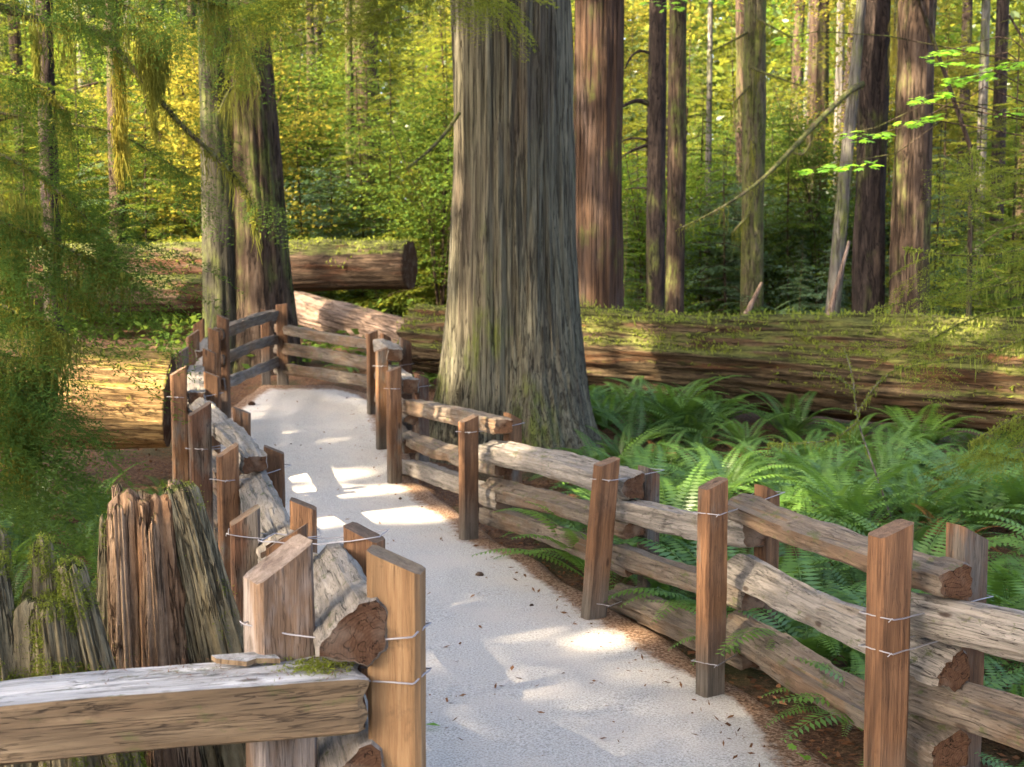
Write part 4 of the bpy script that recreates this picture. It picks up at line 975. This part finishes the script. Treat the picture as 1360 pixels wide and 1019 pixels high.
put('limbs', mb, M['bark_moss'], TREES['T8']); leafobj('hanging_moss', joinVF(hang), M['hang'], TREES['T8'])
mb = MB(); hang = []; sprays = []
for px, py, D in ((985, 130, 24), (1000, 200, 24), (970, 60, 24), (1025, 40, 24), (1040, 110, 23.5), (985, 300, 24)):
    moss_branch([(998, py - 20, D), (998 + (px - 998) * .6, py - 10, D - .3), (px + (px - 998), py + 10, D - .6)], .03, .01, 130, 1.1)
put('limbs', mb, M['bark_moss'], TREES['T6']); leafobj('hanging_moss', joinVF(hang), M['hang'], TREES['T6'])
mb = MB(); hang = []; sprays = []; NB = [bough(1.6, .05, 740 + q, .3, .45, 1, .3) for q in range(4)]
for k_, (px, py) in enumerate(((330, 60), (300, 90), (360, 40), (290, 150), (345, 110), (400, 50))):
    moss_branch([(320, py - 40, 18.7), (320 + (px - 320) * .5, py - 30, 18.2), (px, py, 17.6)], .03, .01, 150, 1.2, nspray=1, sl=.5)
put('limbs', mb, M['bark_moss'], TREES['T12b']); leafobj('hanging_moss', joinVF(hang), M['hang'], TREES['T12b']); B = cat(sprays); leafobj('foliage', diamonds(B[0], B[1], B[2], B[3], B[3] * .33), M['hemlock'], TREES['T12b'])
mb = MB(); hang = []; sprays = []
moss_branch([(1200, -40, 19.5), (1190, 0, 19.2), (1188, 40, 19.1), (1186, 80, 19.1)], .03, .01, 400, .9)
put('limbs', mb, M['bark_moss'], TREES['T9']); leafobj('hanging_moss', joinVF(hang), M['hang_y'], TREES['T9'])

# ---------------------------------------------------------------- maple sprays on the right
def maple_leaf(c_, yaw, tilt, roll, s):
    out = []; lob = [(0, 1.0), (.28, .62), (.62, .80), (.60, .38), (.95, .30), (.55, .02), (.5, -.25), (.12, -.12)]
    pts = [(x, y) for x, y in lob] + [(-x, y) for x, y in reversed(lob[1:])]
    m = Matrix.Rotation(yaw, 3, 'Z') @ Matrix.Rotation(tilt, 3, 'X') @ Matrix.Rotation(roll, 3, 'Y')
    V = [c_] + [c_ + m @ Vector((x * s, y * s, -.18 * s * (x * x + y * y))) for x, y in pts]; n = len(pts)
    return [tuple(v) for v in V], [(0, 1 + i, 1 + (i + 1) % n) for i in range(n)]
t = thing('vine_maple', g3(6.2, 12.3), 'vine maple with bright green leaf layers in front of the dark trunks on the right', 'tree'); rm = random.Random(8)
mb = MB(); lm = MB(); root = Vector((6.2, 12.3, ground(6.2, 12.3) - .1))
D0 = 12.0
mb.add(tube([root, root + Vector((-.1, 0, 1.6)), at(1420, 200, D0), at(1380, 90, D0), at(1340, 20, D0)], .03, 6, .01))
for x0, x1, y0, y1, cnt in ((1255, 1320, 95, 108, 26), (1205, 1265, 115, 135, 24), (1188, 1248, 145, 168, 26), (1138, 1188, 172, 184, 16), (1060, 1165, 210, 226, 34), (1228, 1300, 55, 75, 20), (1300, 1400, 78, 90, 26), (1030, 1060, 48, 54, 8), (1110, 1140, 175, 182, 8), (1240, 1290, 80, 84, 14), (1330, 1400, 130, 150, 14)):
    a = at(x1 + 25, y0 - 6, D0); b = at(x0, y1, D0 - .3); mb.add(tube([at(1390, 60 + y0 * .6, D0 + .1), a.lerp(at(1390, 60, D0), .3), a, b], .008, 5, .003))
    for q in range(cnt):
        u = rm.random(); p = at(x0 + (x1 - x0) * u, y1 + (y0 - y1) * u * .6 + rm.uniform(-4, 5), D0 + rm.uniform(-.35, .35))
        V, Fc = maple_leaf(p, rm.uniform(0, 6.28), rm.uniform(-.3, .15), rm.uniform(-.25, .25), rm.uniform(.05, .085)); lm.add((V, Fc))
put('stem', mb, M['bark_mid'], t); put('leaves', lm, M['maple'], t, False)
# maple leaves at the top between the slim trunks
t = thing('vine_maple', g3(5.3, 16.5), 'few bright maple leaves at the top above the slim dark and brown trunks', 'tree'); mb = MB(); lm = MB()
mb.add(tube([g3(5.9, 16.5, -.1), at(1290, 200, 16.5), at(1200, -60, 16.3), at(1000, -30, 16), at(890, -8, 16), at(850, 0, 16)], .04, 6, .006))
for q in range(46):
    p = at(rm.uniform(848, 985), rm.uniform(-12, 14), 16 + rm.uniform(-.5, .5)); lm.add(maple_leaf(p, rm.uniform(0, 6.28), rm.uniform(-.4, .3), rm.uniform(-.4, .4), rm.uniform(.05, .08)))
put('stem', mb, M['bark_mid'], t); put('leaves', lm, M['maple'], t, False)

# sapling boughs at the right edge, in front of the log
t = thing('hemlock_sapling', g3(4.3, 8.6), 'wispy hemlock sapling with soft mossy twigs hanging over the right end of the mossy log', 'young tree'); mb = MB(); hang = []; hangy = []; sprays = []; NB = [bough(.8, .028, 760 + q, .25, .45, .8, .4) for q in range(4)]
mb.add(tube([g3(4.3, 8.6, -.1), (4.3, 8.6, 1.5), (4.2, 8.55, 3.0), (4.25, 8.6, 5)], .05, 7, .02))
for a in ([(1530, 280, 8.6), (1400, 320, 8.5), (1300, 340, 8.3), (1200, 330, 8.2)], [(1530, 330, 8.6), (1420, 360, 8.5), (1320, 380, 8.3), (1160, 410, 8.2)], [(1530, 420, 8.6), (1400, 440, 8.3), (1300, 470, 8.2), (1190, 490, 8.1)], [(1530, 480, 8.5), (1420, 530, 8.3), (1340, 560, 8.2), (1290, 590, 8.1)], [(1530, 180, 8.6), (1420, 220, 8.5), (1340, 230, 8.4), (1290, 200, 8.3)], [(1530, 370, 8.6), (1400, 400, 8.5), (1300, 420, 8.4), (1220, 460, 8.3)], [(1500, 560, 8.5), (1420, 590, 8.3), (1360, 610, 8.2), (1300, 600, 8.1)]):
    moss_branch(a, .012, .003, 200, .22, nspray=9, sl=.75)
put('limbs', mb, M['bark_moss'], t); leafobj('hanging_moss', joinVF(hang), M['moss'], t); B = cat(sprays); leafobj('foliage', diamonds(B[0], B[1], B[2], B[3], B[3] * .3), M['hemlock_y'], t)
# thin dead twiggy sapling in the fern bed
t = thing('dead_sapling', g3(at(1136, 600, 9.5).x, 9.5), 'thin dead twiggy stem rising from the ferns before the mossy log', 'dead plant'); mb = MB(); hang = []; sprays = []; hangy = []
moss_branch([(1195, 720, 9.5), (1160, 620, 9.5), (1140, 560, 9.5), (1132, 500, 9.5), (1120, 460, 9.5)], .009, .003, 60, .05)
moss_branch([(1138, 550, 9.5), (1165, 510, 9.4), (1200, 485, 9.3)], .006, .002, 90, .1); moss_branch([(1136, 520, 9.5), (1110, 500, 9.5), (1080, 495, 9.5)], .005, .002, 50, .1); moss_branch([(1140, 560, 9.5), (1100, 585, 9.4), (1020, 590, 9.3)], .006, .002, 160, .1)
put('stem', mb, M['bark_grey'], t); leafobj('moss', joinVF(hang), M['moss'], t)
# leafy plant by the right fence foot, hollow-log undergrowth
t = thing('leafy_seedling', g3(1.15, 4.75), 'small broad leaved plant under the lowest rail of the right fence', 'plant'); lm = MB()
for q in range(9):
    lm.add(maple_leaf(g3(1.15 + rm.uniform(-.1, .1), 4.75 + rm.uniform(-.1, .1), rm.uniform(.03, .14)), rm.uniform(0, 6.28), rm.uniform(-.5, .2), rm.uniform(-.3, .3), rm.uniform(.02, .035)))
put('leaves', lm, M['maple'], t, False)
# small things on the path
def cone(px, py, D, s, lb):
    p = at(px, py, D); p = Vector((p.x, D, gz0(D) + s * .8)); t = thing('fir_cone', p, lb, 'cone', 'cones lying on the gravel'); rings = []
    for i in range(13):
        z = i / 12; ring = []
        for j in range(20):
            a = 2 * math.pi * j / 20; q = math.sin(math.pi * (z * .93 + .05)) ** .6 * s * (1 + .22 * math.cos(a * 6 + i * 2.4)); ring.append((math.cos(a) * q, math.sin(a) * q, (z - .5) * s * 3))
        rings.append(ring)
    o = obj('cone_body', loft('cone_body', rings, [M['end'], M['end']]), t); o.rotation_euler = (1.5, .3, random.uniform(0, 3))
cone(637, 771, 8.05, .018, 'small dark cone on the gravel between the near left post and the right fence'); cone(706, 806, 7.3, .012, 'tiny brown cone on the gravel close to the right fence'); cone(335, 572, 15.6, .03, 'dark cone on the gravel at the left edge near the far bend')
t = tag(obj('fallen_leaf', mesh_np('fallen_leaf', [(0, -.035, 0), (.014, 0, .008), (0, .035, .003), (-.014, 0, .006)], np.array([[0, 1, 2, 3]]), [M['maple']])), 'single small green leaf on the gravel right of the near post', 'leaf')
t.location = (at(575, 987, 5.28).x, 5.28, .03); t.rotation_euler = (0, 0, 1.4)

# ---------------------------------------------------------------- unseen conifers added on the sunny side, crowns shaped to shade the path
def hits(p): return p
LIGHT = []   # (point, radius) where gaps are cut in the added crowns for chosen sun spots
def gpix(px, py):   # pixel -> ground
    a = at(px, py, 1.0); d = a - Vector((0, 0, CZ)); y = 3.0
    for _ in range(4000):
        if CZ + d.z * y <= gz0(y): break
        y += .01
    return Vector((d.x * y, y, gz0(y)))
for px, py, r_ in ((455, 632, .15), (400, 628, .12), (420, 652, .14), (480, 654, .15), (535, 652, .12), (460, 688, .16), (520, 684, .18), (570, 690, .16), (425, 700, .1), (400, 575, .06), (440, 585, .05), (600, 825, .05), (640, 925, .03), (590, 790, .03), (810, 850, .08), (365, 590, .06), (355, 553, .06), (190, 622, .22), (160, 640, .2), (720, 655, .1)):
    LIGHT.append((gpix(px, py), r_))
for px, py, D, r_ in ((95, 492, 10.8, .17), (128, 480, 10.9, .12), (168, 492, 10.95, .16), (214, 482, 11, .13), (110, 540, 10.7, .12), (158, 552, 10.9, .13), (208, 528, 11, .10), (60, 520, 10.7, .12), (185, 575, 11, .11), (75, 465, 10.9, .08),
    (560, 555, 10.6, .13), (545, 545, 11.0, .1), (585, 560, 10.2, .12), (640, 565, 9.2, .16), (680, 575, 8.9, .13), (616, 590, 9.1, .1), (505, 490, 12.8, .10), (507, 520, 12.8, .1), (530, 500, 12, .08), (612, 640, 9.2, .05),
    (592, 420, 12.6, .15), (587, 460, 12.6, .15), (583, 500, 12.6, .12), (606, 110, 12.8, .13), (605, 180, 12.8, .14), (603, 250, 12.8, .12), (604, 60, 12.8, .12), (600, 320, 12.8, .12),
    (783, 60, 17.8, .16), (780, 110, 17.8, .16), (785, 290, 17.7, .14), (775, 390, 17.7, .1), (785, 450, 15.5, .17), (784, 480, 15.35, .17), (856, 450, 15.1, .12), (855, 475, 14.95, .17), (857, 500, 14.95, .15), (895, 480, 14.7, .09), (1340, 500, 12.3, .15), (1345, 470, 12.3, .12),
    (340, 620, 6.8, .07), (350, 640, 6.5, .07), (265, 460, 12.6, .1), (305, 400, 18.7, .1), (155, 180, 8.2, .22), (157, 225, 8.2, .2), (158, 120, 8.2, .14), (420, 500, 16.5, .12), (1180, 70, 19.5, .14), (1285, 102, 12, .2), (1235, 125, 12, .2), (1215, 158, 12, .2), (1160, 178, 12, .18), (1110, 218, 12, .25), (1265, 65, 12, .15), (1340, 85, 12, .2), (895, 370, 22.7, .3), (893, 200, 22.7, .15)):
    LIGHT.append((at(px, py, D), r_))
e1 = np.array(SV.cross(Vector((0, 0, 1))).normalized()); e2 = np.cross(np.array(SV), e1)
LQ = np.array([(np.dot(np.array(p), e1), np.dot(np.array(p), e2), r_) for p, r_ in LIGHT])
CT = [(-8, 2), (-14, 9), (-19.5, 6), (-27, 8), (-6, -8), (-14, -6), (-22, -10), (-29, -4), (0, -14), (-10, -17), (4, -6), (-20, 16), (-28, 22), (-17, 30), (-24, 38), (3, -19)]
rc = np.random.default_rng(4); sv = np.array(SV)
NCL = 3700; G = np.stack([rc.uniform(-12, 20, NCL), rc.uniform(-5, 24.5, NCL), np.zeros(NCL)], 1)
G2 = np.stack([rc.uniform(-22, 30, 4200), rc.uniform(24, 56, 4200), np.zeros(4200)], 1)  # extra crown clumps added to throw patchy shade on the background
G2 = G2[np.array([mn.noise(Vector((p[0] * .16, p[1] * .10, 3.3))) > .20 for p in G2])]
G = G[(G[:, 1] < 19.5) | (rc.random(len(G)) < .35)]; G = np.concatenate([G, G2]); NCL = len(G)
h = rc.uniform(14, 22, NCL); Cc_ = G + sv[None] * (h / sv[2])[:, None]
cta = np.array(CT); own = np.argmin(((Cc_[:, None, :2] - cta[None]) ** 2).sum(2), 1)
for ti, (x, y) in enumerate(CT):
    base = g3(x, y, -.1); t = thing('shade_conifer', base, 'unseen conifer added out of frame, its crown shaped to shade the path', 'tree', 'unseen conifers added to shade the view')
    obj('trunk', trunk_mesh('trunk', [(0, 0, 0), (0, 0, 12), (0, 0, 28)], [.45, .34, .08], M['bark_mid'], 30, 24, .03, 5, seed=ti), t)
    sel = Cc_[own == ti]; nl = 90
    if len(sel) == 0: continue
    C = np.repeat(sel, nl, 0) + rc.normal(size=(len(sel) * nl, 3)) * [.42, .42, .16]; n = len(C)
    U, Vv = rand_axes(n, .45, rc); Ls = rc.uniform(.15, .31, n)
    q1 = C @ e1; q2 = C @ e2; ok = np.ones(n, bool)
    for a, b, r_ in LQ: ok &= (q1 - a) ** 2 + (q2 - b) ** 2 > (r_ + .04 + .06 * rc.random(n)) ** 2  # drop leaves on the sun line to each chosen spot
    ok |= rc.random(n) < .035
    if ok.sum(): leafobj('crown', diamonds(C[ok], U[ok], Vv[ok], Ls[ok], Ls[ok] * .5), M['hemlock_d'], t)
    mb = MB()
    for q in range(0, len(sel), 9):
        p1 = Vector(sel[q]); d = (p1.xy - Vector((x, y))).length; p0 = Vector((x, y, max(3, p1.z - d * .3))); mb.add(tube([p0, p0.lerp(p1, .5) + Vector((0, 0, .2)), p1], .04, 4, .01))
    put('limbs', mb, M['bark_mid'], t)
